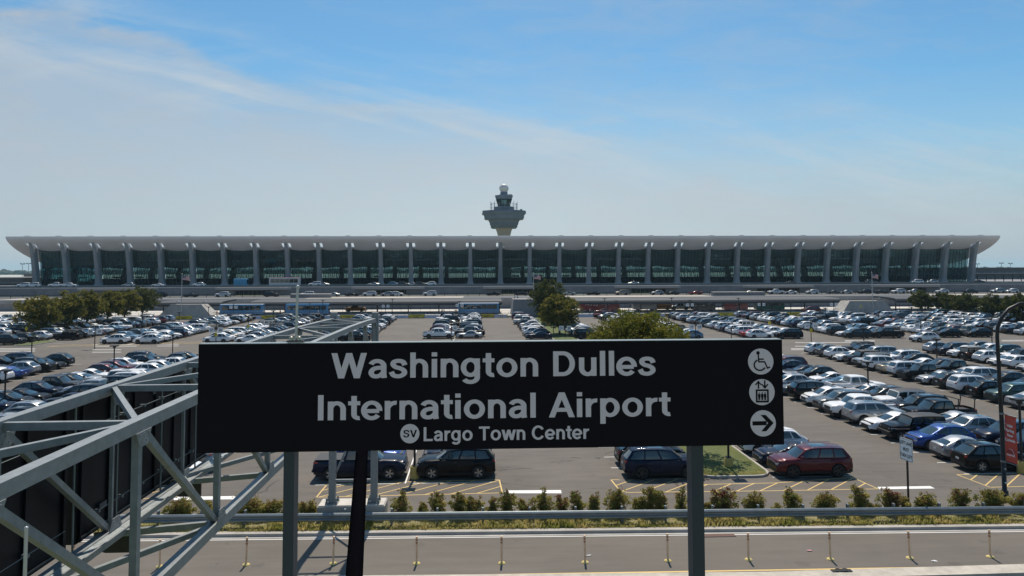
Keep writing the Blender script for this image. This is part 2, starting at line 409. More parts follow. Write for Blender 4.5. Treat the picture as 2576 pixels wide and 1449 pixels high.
for k in ROWS:
    for blk, y0 in ((0, NEAR0), (1, FAR0)):
        if blk == 0 and k < -5: continue
        for j in range(nstall(k, blk)+1):
            Y = y0+PITCH*(j-.5); c = rowx(k, Y); hc = halfc(k)
            for s in (-1, 1):
                strip(mk, (c+s*(hc-2.4), Y, 0), (c+s*(hc+2.75), Y, 0), .09, 0)
        if k != 1: strip(mk, (rowx(k, y0), y0-1.33, 0), (rowx(k, y0+nstall(k, blk)*PITCH), y0+PITCH*(nstall(k, blk)-.5), 0), .09, 0, .0085)
# crossing bars in the cross aisle
for (x0, x1, ys) in ((-40, 88, (877, 880.5, 884)), (236, 345, (867, 871)), (395, 450, (866, 870.5)), (232, 305, (880, 886)),
                     (2000, 2160, (862, 871)), (1990, 2100, (877, 880)), (2125, 2200, (857, 858.5)), (2520, 2576, (856, 858)), (1330, 1420, (856, 859))):
    for y in ys:
        a, c = atg(x0, y), atg(x1, y-.25*(x1-x0)/100); strip(mk, a, c, .42, 0)
for i in range(30):                                    # end-of-row yellow strokes of the far block
    for k in (-3, -2, 2, 3, 4, 5):
        pass
hatch(mk, [(398, 866), (430, 861), (600, 858), (612, 863)], 9, .14)
hatch(mk, [(118, 872), (150, 868), (345, 865), (350, 868)], 9, .14)
tag(mk.build('painted_markings', [M['white'], M['yellow']]), kind='structure')

# planted islands
def rounded(x0, x1, y0, y1, r):
    pts = []
    for cx, cy, a0 in ((x1-r, y0+r, -90), (x1-r, y1-r, 0), (x0+r, y1-r, 90), (x0+r, y0+r, 180)):
        for i in range(5): a = R(a0+i*22.5); pts.append((cx+r*math.cos(a), cy+r*math.sin(a)))
    return pts
def island(x0, x1, y0, y1, r=1.2, name='kerbed_island'):
    b = MB(); o_ = rounded(x0, x1, y0, y1, r); i_ = rounded(x0+.17, x1-.17, y0+.17, y1-.17, r-.17); n = len(o_)
    vs = [(x, y, gz(y)-.2) for x, y in o_]+[(x, y, gz(y)+.14) for x, y in o_]+[(x, y, gz(y)+.14) for x, y in i_]
    fs = [(i, (i+1) % n, n+(i+1) % n, n+i) for i in range(n)]+[(n+i, n+(i+1) % n, 2*n+(i+1) % n, 2*n+i) for i in range(n)]
    b.add(vs, fs, 0); tag(b.build('island_kerb', M['conc']), kind='structure')
    # slightly domed lawn
    b = MB(); P = [[(x, y, gz(y)+.145) for x, y in i_]]
    cx_, cy_ = (x0+x1)/2, 0
    for s_ in (.75, .45, .12):
        P.append([(cx_+(x-cx_)*s_, (y0+y1)/2+(y-(y0+y1)/2)*(1-(1-s_)*min(1, (x1-x0)/(y1-y0))), gz(y)+.145+.14*(1-s_)) for x, y in i_])
    b.grid(P, 0, True, close=True); b.add(P[-1], [tuple(range(len(P[-1])))], 0, True)
    tag(b.build('island_lawn', M['lawn']), kind='structure')
island(13.9, 18.8, 45.1, 108)
island(13.4, 18.0, 127, 187)
island(-79.6, -76.4, 125.5, 134, 1.0)
island(-88, -84, 117, 187) if False else None

# far side of the car park: promenade, lower road, raised decks
tag(MB().box(-420, 420, 189.5, 193.4, .1, 1.0).build('promenade', M['conc_light']), kind='structure')
tag(MB().box(-420, 420, 193.4, 200.6, .5, .86).build('bus_lane', M['conc']), kind='structure')
tag(MB().box(-420, 420, 200.6, 224, .5, .94).build('lower_road', M['conc_light']), kind='structure')
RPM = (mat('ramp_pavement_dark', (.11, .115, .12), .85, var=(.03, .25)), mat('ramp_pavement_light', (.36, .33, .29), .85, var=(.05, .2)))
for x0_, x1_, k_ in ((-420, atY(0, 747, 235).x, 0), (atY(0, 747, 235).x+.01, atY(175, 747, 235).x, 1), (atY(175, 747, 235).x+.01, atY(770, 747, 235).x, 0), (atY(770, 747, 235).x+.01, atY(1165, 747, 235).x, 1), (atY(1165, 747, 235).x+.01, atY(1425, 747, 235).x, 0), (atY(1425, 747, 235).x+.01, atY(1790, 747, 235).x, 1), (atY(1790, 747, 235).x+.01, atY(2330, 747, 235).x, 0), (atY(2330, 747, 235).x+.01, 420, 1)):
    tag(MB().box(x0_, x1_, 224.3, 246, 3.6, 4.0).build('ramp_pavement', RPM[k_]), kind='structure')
tag(MB().box(-420, 420, 246, 262, 3.6, 3.96).build('ramp_road', M['roaddeck']), kind='structure')
tag(MB().box(-420, 420, 265.4, 286, 6.2, 7.05).build('departures_road', M['roaddeck']), kind='structure')
tag(MB().box(-420, 420, 286, 345, 6.2, 7.3).build('terminal_plinth', M['conc_deck']), kind='structure')
# ================================================================ decks, terminal, tower, far buildings
def glassmat(name, tint, refl, rough=.03):
    mt = bpy.data.materials.new(name); mt.use_nodes = True; t = mt.node_tree; t.nodes.clear()
    o = t.nodes.new('ShaderNodeOutputMaterial'); mx = t.nodes.new('ShaderNodeMixShader'); tr = t.nodes.new('ShaderNodeBsdfTransparent')
    gl = t.nodes.new('ShaderNodeBsdfGlossy'); gl.inputs['Roughness'].default_value = rough; gl.inputs[0].default_value = (.40, .85, 1, 1)
    tr.inputs[0].default_value = (*tint, 1)
    fr = t.nodes.new('ShaderNodeFresnel'); fr.inputs[0].default_value = refl
    t.links.new(fr.outputs[0], mx.inputs[0]); t.links.new(tr.outputs[0], mx.inputs[1]); t.links.new(gl.outputs[0], mx.inputs[2])
    t.links.new(mx.outputs[0], o.inputs[0]); return mt
M['tglass'] = glassmat('terminal_glass', (.27, .37, .37), 1.5)
M['rglass'] = glassmat('rear_glass', (.46, .55, .53), 1.35)
M['mullion'] = mat('dark_mullion', (.025, .035, .04), .5)
M['interior'] = mat('dark_interior', (.03, .04, .05), .7)
M['beam'] = mat('beam_concrete', (.42, .375, .35), .85)
M['navy'] = mat('canopy_fascia', (.018, .026, .036), .7)
M['canopy'] = mat('canopy_roof', (.05, .056, .064), .8, var=(.3, .1))
M['teal'] = mat('teal_panel', (.06, .10, .12), .6)

# retaining wall between the ramp road and the departures road, with its long hooded openings
wall = thing('retaining_wall', (0, 262, 4), 0, 'long grey concrete wall under the departures road with hooded dark openings', 'wall')
wx = lambda x: atY(x, 730, 262).x
opens = []      # pictures x ranges of the hoods: (hood0, hood1, open0, open1)
for h0, h1, o0, o1 in ((194, 398, 262, 330), (541, 733, 590, 682), (884, 1068, 925, 1022), (1215, 1400, 1262, 1345), (1545, 1712, 1588, 1675), (1868, 2048, 1905, 2012), (2190, 2366, 2238, 2330)):
    opens.append((wx(h0), wx(h1), wx(o0), wx(o1)))
b = MB(); xprev = -420
for (h0, h1, o0, o1) in opens:
    b.box(xprev, o0, 0, 3.2, 0, 2.55); b.box(o0, o1, 0, 3.2, 1.75, 2.55); xprev = o1
b.box(xprev, 420, 0, 3.2, 0, 2.55)
for i in range(70):                                   # expansion joints
    x = -410+i*12; b.box(x, x+.08, -.012, .0, 0, 2.5, 1)
b.build('wall_face', [M['conc_wall'], M['teal']], wall)
for (h0, h1, o0, o1) in opens:
    h = MB(); h.box(h0+2, h1-2, -1.6, -.004, 2.12, 3.0)
    for hx, sg in ((h0, 1), (h1, -1)):
        e = hx+2*sg; h.add([(hx, -.004, 2.12), (e, -.004, 2.12), (e, -.004, 3.0), (hx, -.004, 3.0), (e, -1.6, 2.12), (e, -1.6, 3.0)], [(0, 1, 4), (3, 5, 2), (0, 4, 5, 3)])
    h.box(h0+2, h1-2, -1.66, -1.603, 2.75, 3.02)
    h.build('hood', M['beam'], wall)
    h = MB(); h.box(o0, o1, 2.6, 2.9, 0, 1.75)
    n = int((o1-o0)/1.6)
    for i in range(n): x = o0+(i+.5)*(o1-o0)/n; h.box(x-.05, x+.05, 2.45, 2.6, 0, 1.74, 1)
    h.build('doorway', [M['interior'], M['galv']], wall)
tag(MB().box(-420, 420, 262.05, 265.39, 6.551, 7.04).build('deck_edge', M['conc_deck']), kind='structure')
pw = thing('parapet', (0, 264.6, 7.05), 0, 'low dark parapet rail along the departures road edge', 'parapet')
MB().box(-420, 420, 0, .22, 0, .55).build('barrier_wall', M['teal'], pw)
r = MB(); r.box(-420, 420, .06, .14, .75, .82)
for i in range(200): x = -418+i*4.2; r.box(x, x+.08, .07, .13, .55, .75)
r.build('railing', M['galv'], pw)

# ramp road: retaining wall towards the lower road, railing, raised median walls
lw = thing('ramp_wall', (0, 224, .9), 0, 'grey concrete wall holding up the ramp road behind the buses', 'wall')
b = MB(); b.box(-420, 420, 0, .3, 0, 3.3)
for i in range(90): x = -410+i*9; b.box(x, x+.07, -.012, 0, 0, 3.2, 1)
b.build('wall_face', [M['conc_wall'], M['teal']], lw)
rl = thing('ramp_railing', (0, 246, 4.0), 0, 'dark metal railing along the ramp road below the terminal', 'railing')
r = MB(); r.box(-420, 420, -.05, .05, .95, 1.08); r.box(-420, 420, -.04, .04, .12, .2)
r.build('rail', M['black'], rl)
r = MB()
for i in range(210): x = -418+i*4.02; r.box(x, x+.14, -.05, .05, 0, .95)
tag(r.build('baluster', M['black'], rl), kind='stuff')
for a_, c_, nm in ((733, 833, 'short grey concrete wall block beside the ramp, behind the left canopy'), (1792, 1921, 'long grey concrete wall block on the ramp, right of centre')):
    xa, xc = atY(a_, 745, 240).x, atY(c_, 745, 240).x
    t_ = thing('ramp_block', ((xa+xc)/2, 240, 4), 0, nm, 'wall block', 'concrete blocks on the ramp')
    h = (xc-xa)/2; MB().box(-h, h, -1.2, 1.2, 0, 1.15).build('wall_body', M['conc_wall'], t_); MB().box(-h-.05, h+.05, -1.3, 1.3, 1.152, 1.3).build('coping', M['conc_light'], t_)
# dark edge beam that carries on behind the canopy and the long flat canopy
eb = MB(); eb.box(-420, 420, 223.55, 223.98, 3.2, 4.35)
tag(eb.build('edge_beam', M['conc_deck']), 'grey edge beam running along the front of the ramp deck', 'beam')
def canopy(xa, xb, label):
    t_ = thing('walkway_canopy', ((xa+xb)/2, 206, .9), 0, label, 'canopy', 'covered walkways along the bus lane'); h = (xb-xa)/2
    sec = [(-6.2, 2.40), (-6.25, 2.95), (-5.85, 3.42), (-4.6, 3.66), (-2.5, 3.76), (0, 3.82), (4.5, 3.84), (6.4, 3.76), (6.4, 3.45), (0, 3.3), (-4, 2.9), (-5.6, 2.45)]
    b = MB(); b.grid([[(x, y, z) for y, z in sec] for x in (-h, h)], lambda i, j: 1 if j in (0, 1, 2, 8, 9, 10, 11) else 0, False, close=True)
    b.add([(-h, y, z) for y, z in sec], [tuple(range(len(sec)))], 1); b.add([(h, y, z) for y, z in sec], [tuple(range(len(sec)))[::-1]], 1)
    b.build('canopy_roof', [M['canopy'], M['navy']], t_)
    n = max(2, int(2*h/8.6)); pm = MB().box(-.13, .13, -.13, .13, 0, 2.9); pm.bar((0, 0, 2.3), (.9, 0, 3.02), .1); pme = pm.mesh('post', M['black'])
    for i in range(n+1):
        o = bpy.data.objects.new('post', pme); col.objects.link(o); o.parent = t_; o.location = (-h+.6+i*(2*h-1.2)/n, -4.6, 0)
    sl = MB()
    for i in range(n*3): x = -h+1+i*(2*h-2)/(n*3); sl.box(x-.03, x+.03, 3.6, 3.66, 0, 3.3)
    sl.box(-h+.5, h-.5, 3.6, 3.66, 1.0, 1.08)
    sl.build('screen_frame', M['black'], t_)
cx_ = lambda x: atY(x, 770, 201).x
canopy(cx_(632), cx_(1262), 'long dark walkway canopy left of the middle, over the blue buses')
canopy(cx_(1440), cx_(2112), 'long dark walkway canopy right of the middle, over the red and white vehicles')
canopy(cx_(2250), cx_(2700), 'dark walkway canopy at the far right behind the trees')
canopy(cx_(404), cx_(560), 'short dark walkway canopy behind the left concrete block')

# fence of the promenade
fe = thing('promenade_fence', (0, 193.2, 1.0), 0, 'low dark railing along the bus lane behind the car park', 'railing')
r = MB(); r.box(-420, 420, -.03, .03, .95, 1.02); r.box(-420, 420, -.03, .03, .5, .54); r.build('rail', M['black'], fe)
r = MB()
for i in range(300): x = -300+i*2.0; r.box(x, x+.06, -.03, .03, 0, .95)
tag(r.build('baluster', M['black'], fe), kind='stuff')

# ---------------------------------------------------------------- terminal
TX = [75, 157.5, 237.5, 319, 399, 479, 559, 640, 720, 800, 879, 956.5, 1033, 1109, 1183, 1259, 1333, 1408, 1483, 1558, 1633, 1708, 1784, 1859, 1936, 2013, 2087, 2161, 2236, 2311, 2384.5, 2458]
TX = [atY(x, 614, 284.2).x for x in TX]
TX[0] += .6; TX[-1] -= .3
xl, xr = atY(14, 596, 281).x, atY(2516, 592, 281).x
term = thing('terminal_building', (0, 0, 0), 0, 'huge airport terminal with sweeping curved white roof on a row of leaning concrete columns', 'terminal')
prof = [(281.0, 26.35), (281.05, 25.75), (281.35, 25.25), (282.2, 24.45), (283.2, 23.75), (284.6, 22.95), (286.2, 22.1), (288.0, 21.3), (292, 19.8), (297, 18.2), (304, 16.4), (312, 15.1), (320, 14.6), (327, 15.2), (333, 16.6), (338, 18.6), (340.5, 19.8)]
xs = [xl]; kinds = []
xs.append(xl+(TX[0]-1.75-xl)*.5)
for i, cx in enumerate(TX):
    xs += [cx-1.75, cx, cx+1.75]
    if i < 31:
        for q in range(1, 6): xs.append(cx+1.75+(TX[i+1]-cx-3.5)*q/6)
xs += [xr-(xr-TX[-1]-1.75)*.5, xr]
import bisect
def sag(x, Y):
    g_ = min(1, max(0, (Y-283)/4))
    i = bisect.bisect(TX, x)-1
    if i < 0 or i >= 31: return 0
    q = (x-TX[i])/(TX[i+1]-TX[i]); return .62*g_*math.sin(math.pi*q)**.8
topP = [[(x, Y+.1, z+.12+(.25 if a > 1 else 0)) for a, (Y, z) in enumerate(prof)] for x in xs]
botP = [[(x, Y, z-sag(x, Y)) for (Y, z) in prof] for x in xs]
colx = set()
for i, x in enumerate(xs):
    for cx in TX:
        if abs(x-cx) < .01: colx.add(i); colx.add(i-1)
hole = lambda i, j: (i in colx and 4 <= j <= 5)
b = MB(); b.grid(topP, lambda i, j: None if hole(i, j) else 0, True); b.grid(botP, lambda i, j: None if hole(i, j) else 0, True)
for P0, P1 in ((topP, botP),):                       # lip, rear edge, ends
    b.grid([[P0[i][0] for i in range(len(xs))], [P1[i][0] for i in range(len(xs))]], 0, False)
    b.grid([[P0[i][-1] for i in range(len(xs))], [P1[i][-1] for i in range(len(xs))]], 0, False)
    for e in (0, -1): b.grid([P0[e], P1[e]], 0, False)
for i in sorted(colx):                              # reveals of the slots round the column heads
    for j in (4, 6): b.add([topP[i][j], topP[i+1][j], botP[i+1][j], botP[i][j]], [(0, 1, 2, 3)])
for cx in TX:
    for s in (-1.75, 1.75):
        i = min(range(len(xs)), key=lambda q: abs(xs[q]-cx-s))
        b.add([topP[i][4], topP[i][5], topP[i][6], botP[i][6], botP[i][5], botP[i][4]], [(0, 1, 2, 3, 4, 5)])
b.build('roof', M['roof_conc'], term)
rv = MB().box(-.8, .8, -.3, 1.0, 0, .36).mesh('roof_vent', M['galv'])
for cx in TX:
    o = bpy.data.objects.new('roof_vent', rv); col.objects.link(o); o.parent = term; o.location = (cx-.2 if cx < 0 else cx+.2, 281.6, 26.3)
# column: a leaning blade, deep and flared at the foot, hooked over the roof at its head
def colmesh():
    b = MB(); lv = []
    for z, yf, yb, hw in ((7.3, 286.4, 289.6, 1.5), (7.9, 286.8, 289.5, 1.15), (9, 286.7, 289.3, .98), (12, 286.2, 288.9, .87), (15, 285.6, 288.4, .80), (19, 284.7, 287.6, .74), (21.5, 284.0, 286.9, .71), (23, 283.4, 286.0, .68), (24.2, 282.7, 285.0, .62), (25.0, 282.1, 284.0, .55)):
        lv.append([(-hw, yf+.3, z), (-hw+.3, yf, z), (hw-.3, yf, z), (hw, yf+.3, z), (hw*.8, yb, z), (-hw*.8, yb, z)])
    b.grid(lv, 0, False, close=True); b.add(lv[-1], [tuple(range(6))]); return b.mesh('column', M['term_conc'])
cm = colmesh()
for cx in TX:
    o = bpy.data.objects.new('column', cm); col.objects.link(o); o.parent = term; o.location = (cx, 0, 0)
# rear columns, slimmer and leaning back
b = MB(); lv = [[(-hw, y0, z), (hw, y0, z), (hw, y1, z), (-hw, y1, z)] for z, y0, y1, hw in ((7.3, 331, 334.5, 1.0), (12, 332.5, 335.5, .85), (17.5, 335.5, 337.5, .7))]
b.grid(lv, 0, False, close=True); rcm = b.mesh('rear_column', M['term_conc'])
for cx in TX:
    o = bpy.data.objects.new('rear_column', rcm); col.objects.link(o); o.parent = term; o.location = (cx, 0, 0)
# glazed bays
def under(x, Y):
    for a in range(len(prof)-1):
        if prof[a][0] <= Y <= prof[a+1][0]:
            q = (Y-prof[a][0])/(prof[a+1][0]-prof[a][0]); return prof[a][1]+(prof[a+1][1]-prof[a][1])*q-sag(x, Y)
    return prof[-1][1]
for i in range(31):
    x0, x1 = TX[i]+.75, TX[i+1]-.75; n = 8
    b = MB(); P = []
    gy = lambda z: 290.2-(z-7.3)*.19
    for q in range(n+1):
        x = x0+(x1-x0)*q/n; zt = under(x, 287.5)-.02; P.append([(x, gy(7.3), 7.3), (x, gy(13), 13), (x, gy(zt), zt)])
    b.grid(P, 0, False); g_ = b.build('bay_window', M['tglass'], term)
    m_ = MB()
    for q in range(1, n):
        a, mid_, c = P[q]; m_.bar((a[0], a[1]-.06, a[2]), (c[0], c[1]-.06, c[2]), .09, .16)
    for q in range(n):
        m_.bar((P[q][2][0], P[q][2][1]-.08, P[q][2][2]-.1), (P[q+1][2][0], P[q+1][2][1]-.08, P[q+1][2][2]-.1), .16, .22)
    for z in (10.4, 17.2): m_.bar((x0, gy(z)-.06, z), (x1, gy(z)-.06, z), .06, .09)
    m_.build('mullion', M['mullion'], g_)
    # rear glazing with slanting mullions
    b = MB(); y_ = lambda z: 331+(z-7.3)*.5
    for q in range(n): pass
    zt = under((x0+x1)/2, 335.5)
    b.add([(x0, y_(7.3), 7.3), (x1, y_(7.3), 7.3), (x1, y_(16.5), 16.9), (x0, y_(16.5), 16.9)], [(0, 1, 2, 3)])
    rg = b.build('rear_window', M['rglass'], term)
    m_ = MB(); rnd = random.Random(i)
    for q in range(11):
        x = x0+(q+.5)*(x1-x0)/11; tl = rnd.choice((-.7, 0, 0, .7)); m_.bar((x-tl, y_(7.3), 7.3), (x+tl, y_(16.5), 16.9), .2, .16)
    for z in (11.6,): m_.bar((x0, y_(z), z), (x1, y_(z), z), .1, .12)
    m_.build('mullion', M['mullion'], rg)
# end walls of glass
for s, X in ((-1, TX[0]+.5), (1, TX[-1]-.5)):
    b = MB(); Ys = [290.5+q*4.5 for q in range(11)]; b.grid([[(X, Y, 7.3), (X, Y, under(X, Y)-.02)] for Y in Ys], 0, False)
    e_ = b.build('end_window', M['rglass'], term); m_ = MB()
    for q in range(22):
        Y = 290.6+q*2.05; m_.bar((X, Y, 7.3), (X, Y+(.6 if q % 2 else -.6), under(X, Y)), .14, .16)
    m_.bar((X, 290.5, 13), (X, 333, 13), .12, .12); m_.build('mullion', M['mullion'], e_)
# hall inside: counters and signs
b = MB(); b.box(TX[0]+6, TX[-1]-6, 316, 321, 7.3, 9.6)
rnd = random.Random(3)
for i in range(31):
    x = (TX[i]+TX[i+1])/2; b.box(x-3.2, x+3.2, 313, 315.9, 7.3, 8.5)
b.build('ticket_counters', M['interior'], term)
b = MB()
for i in range(31):
    x = (TX[i]+TX[i+1])/2+rnd.uniform(-2, 2)
    if rnd.random() < .7: b.box(x-1.6, x+1.6, 311.9, 312, 9.9, 10.6, rnd.choice((0, 0, 1)))
b.build('hall_signs', [mat('hall_sign_grey', (.35, .36, .36), .6), mat('hall_sign_red', (.3, .05, .04), .6)], term)

# ---------------------------------------------------------------- control tower
tp = atY(1268, 594, 440); tw = thing('control_tower', (tp.x, 440, 0), 0, 'control tower with stepped drums and a white ball on top behind the terminal', 'tower')
M['tower_tan'] = mat('tower_tan', (.36, .31, .26), .8); M['tower_blue'] = mat('tower_panels', (.13, .16, .21), .6, var=(.4, .1)); M['radome'] = mat('radome_white', (.62, .62, .60), .5)
zc = lambda y: 33.7+(1355-y)/36.0
def oct(prof, mt, name, n=8, smooth=False, par=tw):
    b = MB(); P = [(r_/36.0/math.cos(math.pi/n)*1.0, zc(y)) for y, r_ in prof]
    b.lathe(P, n=n, smooth=smooth, M=Matrix.Rotation(math.pi/n, 4, 'Z')); return b.build(name, mt, par)
b = MB(); lv = [[(-h, -h, z), (h, -h, z), (h, h, z), (-h, h, z)] for z, h in ((0, 4.6), (zc(1500), 3.5), (zc(1355), 3.7), (zc(1260), 4.3), (zc(1170), 5.2))]
b.grid(lv, 0, False, close=True); b.build('shaft', M['tower_tan'], tw)
oct([(1185, 150), (1185, 270), (1150, 300), (1140, 285), (1090, 318), (1080, 312), (1040, 325), (1010, 345), (975, 345), (960, 300)], M['tower_blue'], 'lower_drum')
oct([(985, 330), (985, 425), (950, 440), (905, 440), (880, 455), (860, 482), (835, 482), (820, 470), (800, 482), (800, 200)], M['tower_blue'], 'upper_drum')
oct([(800, 220), (790, 225), (705, 225), (700, 150)], M['tower_blue'], 'equipment_floor')
oct([(700, 140), (640, 140)], M['mullion'], 'cab_base')
oct([(640, 140), (530, 172)], M['tglass'], 'cab_window'); b = MB()
for k in range(8):
    a = math.pi/8+k*math.pi/4; r0, r1 = 140/36/math.cos(math.pi/8), 172/36/math.cos(math.pi/8)
    b.bar((r0*math.cos(a), r0*math.sin(a), zc(640)), (r1*math.cos(a), r1*math.sin(a), zc(530)), .3, .3)
    a2 = k*math.pi/4; b.bar((140/36*math.cos(a2), 140/36*math.sin(a2), zc(640)), (172/36*math.cos(a2), 172/36*math.sin(a2), zc(530)), .15, .15)
b.build('cab_frame', M['mullion'], tw)
oct([(530, 172), (520, 180), (450, 200), (445, 195), (440, 120), (425, 105), (415, 82), (365, 78), (363, 60)], M['tower_blue'], 'cab_roof')
b = MB(); r_ = 105/36; zb = zc(282); pr = [(math.sin(t)*r_, zb-math.cos(t)*r_*.97) for t in [R(40+q*10) for q in range(15)]]; b.lathe([(1.9, zc(365))]+pr[1:], n=24); b.tube([(0, 0, zb+2.6), (0, 0, zb+4.2)], .08, 5); b.build('radome', M['radome'], tw)
b = MB()
for k in range(16):
    a = k*math.pi/8; r_ = 300/36; x, y = r_*math.cos(a), r_*math.sin(a)
    b.tube([(x, y, zc(800)), (x, y, zc(610 if k % 2 else 580))], .11, 4)
    x2, y2 = r_*math.cos(a+math.pi/8), r_*math.sin(a+math.pi/8)
    for yy in (640, 715, 780): b.tube([(x, y, zc(yy)), (x2, y2, zc(yy))], .09, 4)
b.build('gallery_railing', M['galv'], tw)
b = MB(); b.box(9.7, 11.2, -4, -2.5, zc(800), zc(762)); b.box(11.9, 12.5, -3, -2, zc(880), zc(845)); b.box(-13.6, -13.2, -3, -2, zc(890), zc(845)); b.box(3, 5, -1, 1, zc(445), zc(420)); b.build('antenna_box', M['mullion'], tw)

# ---------------------------------------------------------------- far surroundings
M['far_dark'] = mat('far_building_dark', (.07, .08, .085), .7); M['far_light'] = mat('far_building_light', (.22, .22, .21), .7); M['far_band'] = mat('far_window_band', (.05, .09, .12), .3)
def block(name, x0, x1, y0, y1, z0, z1, mt, label, bands=(), cat='building'):
    t_ = thing(name, ((x0+x1)/2, (y0+y1)/2, z0), 0, label, cat); w_, d_ = (x1-x0)/2, (y1-y0)/2
    MB().box(-w_, w_, -d_, d_, 0, z1-z0).build('wall', mt, t_)
    for a, c, m2 in bands:
        b = MB(); b.box(-w_+.5, w_-.5, -d_-.12, -d_-.002, a, c); n = int(2*w_/4)
        for i in range(n): x = -w_+2+i*4; b.box(x-.1, x+.1, -d_-.2, -d_-.121, a, c, 1)
        b.build('window_band', [m2, M['far_light']], t_)
    MB().box(-w_-.4, w_+.4, -d_-.4, d_+.4, z1-z0+.003, z1-z0+.35).build('roof', M['far_light'], t_)
    return t_
block('side_building', -330, -186, 300, 330, 7, 10.2, M['far_dark'], 'low dark building left of the terminal', ((1.2, 1.5, M['far_light']),))
block('side_building', -206, -186, 332, 350, 7, 11.6, M['far_light'], 'small pale block left of the terminal behind the low dark building')
block('concourse', 212, 430, 352, 380, .6, 13.0, M['far_dark'], 'long grey concourse with window bands right of the terminal', ((9.0, 10.6, M['far_band']), (5.6, 7.6, M['far_band'])))
t_ = thing('side_canopy', (255, 300, 7.3), 0, 'long low dark canopy on thin posts right of the terminal', 'canopy')
MB().box(-42, 42, -4, 4, 3.0, 3.4).build('canopy_roof', M['navy'], t_)
pm = MB().box(-.12, .12, -.12, .12, 0, 3.0).mesh('post', M['black'])
for i in range(22):
    o = bpy.data.objects.new('post', pm); col.objects.link(o); o.parent = t_; o.location = (-41+i*3.9, -3.6, 0)
# tree line on the horizon: one distant wood
M['farwood'] = mat('distant_wood', (.045, .06, .035), .9, var=(.02, .3))
b = MB(); rnd = random.Random(5)
for i in range(900):
    x = rnd.uniform(-2600, 2600); Y = rnd.uniform(2300, 2700); h = rnd.uniform(10, 15)+(3 if rnd.random() < .1 else 0); w_ = rnd.uniform(8, 22)
    pr = [(0, h), (.45, h*.92), (.8, h*.7), (1, h*.4), (.9, 0)]
    n = 7; P = [[(x+q*w_*math.cos(a*2*math.pi/n)*rnd.uniform(.8, 1.2), Y+q*w_*.6*math.sin(a*2*math.pi/n), .6+z*rnd.uniform(.9, 1.08)) for a in range(n)] for q, z in pr]
    b.grid(P, 0, False, close=True)
tag(b.build('distant_wood', M['farwood']), 'distant band of trees on the horizon', 'wood', kind='stuff')
def mast(px, ptop, Y, z0, label, arms=2):
    p = atY(px, ptop, Y); t_ = thing('floodlight_mast', (p.x, Y, z0), 0, label, 'light mast', 'airfield light masts beyond the terminal')
    h = p.z-z0; MB().tube([(0, 0, 0), (0, 0, h)], [.22, .12], 6).build('pole', M['galv'], t_)
    MB().box(-1.3, 1.3, -.2, .2, h, h+.3).box(-1.3, -.6, -.3, .3, h+.3, h+.6).box(.6, 1.3, -.3, .3, h+.3, h+.6).build('lamp_head', M['galv'], t_)
for px, pt, Y, s in ((57, 665, 420, 'tall light mast nearest the left end of the terminal'), (72, 664, 440, 'light mast just left of the terminal, rightmost of the pair'), (2459, 665, 420, 'light mast beside the right end of the terminal'), (2519, 663, 420, 'light mast right of the terminal, middle of three'), (2542, 664, 430, 'light mast at the far right edge of the airfield')):
    mast(px, pt, Y, .6, s)
# ================================================================ vehicles
def paint(name, c, metal=.35, rough=.32):
    dk = max(c) < .05
    return mat(name, c, rough, metal=0 if dk else metal, coat=.22 if dk else .45, spec=.12 if dk else .25)
PAINT = {
 'white': paint('paint_white', (.74, .74, .74), 0, .35), 'black': paint('paint_black', (.004, .004, .006), .1, .3),
 'dark grey': paint('paint_dark_grey', (.028, .030, .034), .5), 'grey': paint('paint_grey', (.10, .105, .11), .5),
 'silver': paint('paint_silver', (.38, .39, .40), .6), 'navy blue': paint('paint_navy', (.005, .010, .030), .3),
 'bright blue': paint('paint_blue', (.012, .05, .22), .3), 'dark red': paint('paint_dark_red', (.075, .003, .010), .25),
 'red': paint('paint_red', (.30, .02, .02), .1), 'beige': paint('paint_beige', (.36, .32, .25), .4), 'dark green': paint('paint_green', (.02, .05, .045), .3),
 'orange': paint('paint_orange', (.55, .24, .03), 0), 'light blue': paint('paint_light_blue', (.12, .20, .28), .4), 'pale grey': paint('paint_pale', (.45, .46, .47), .2)}
CM = [PAINT['white'], M['glass'], M['plastic']]
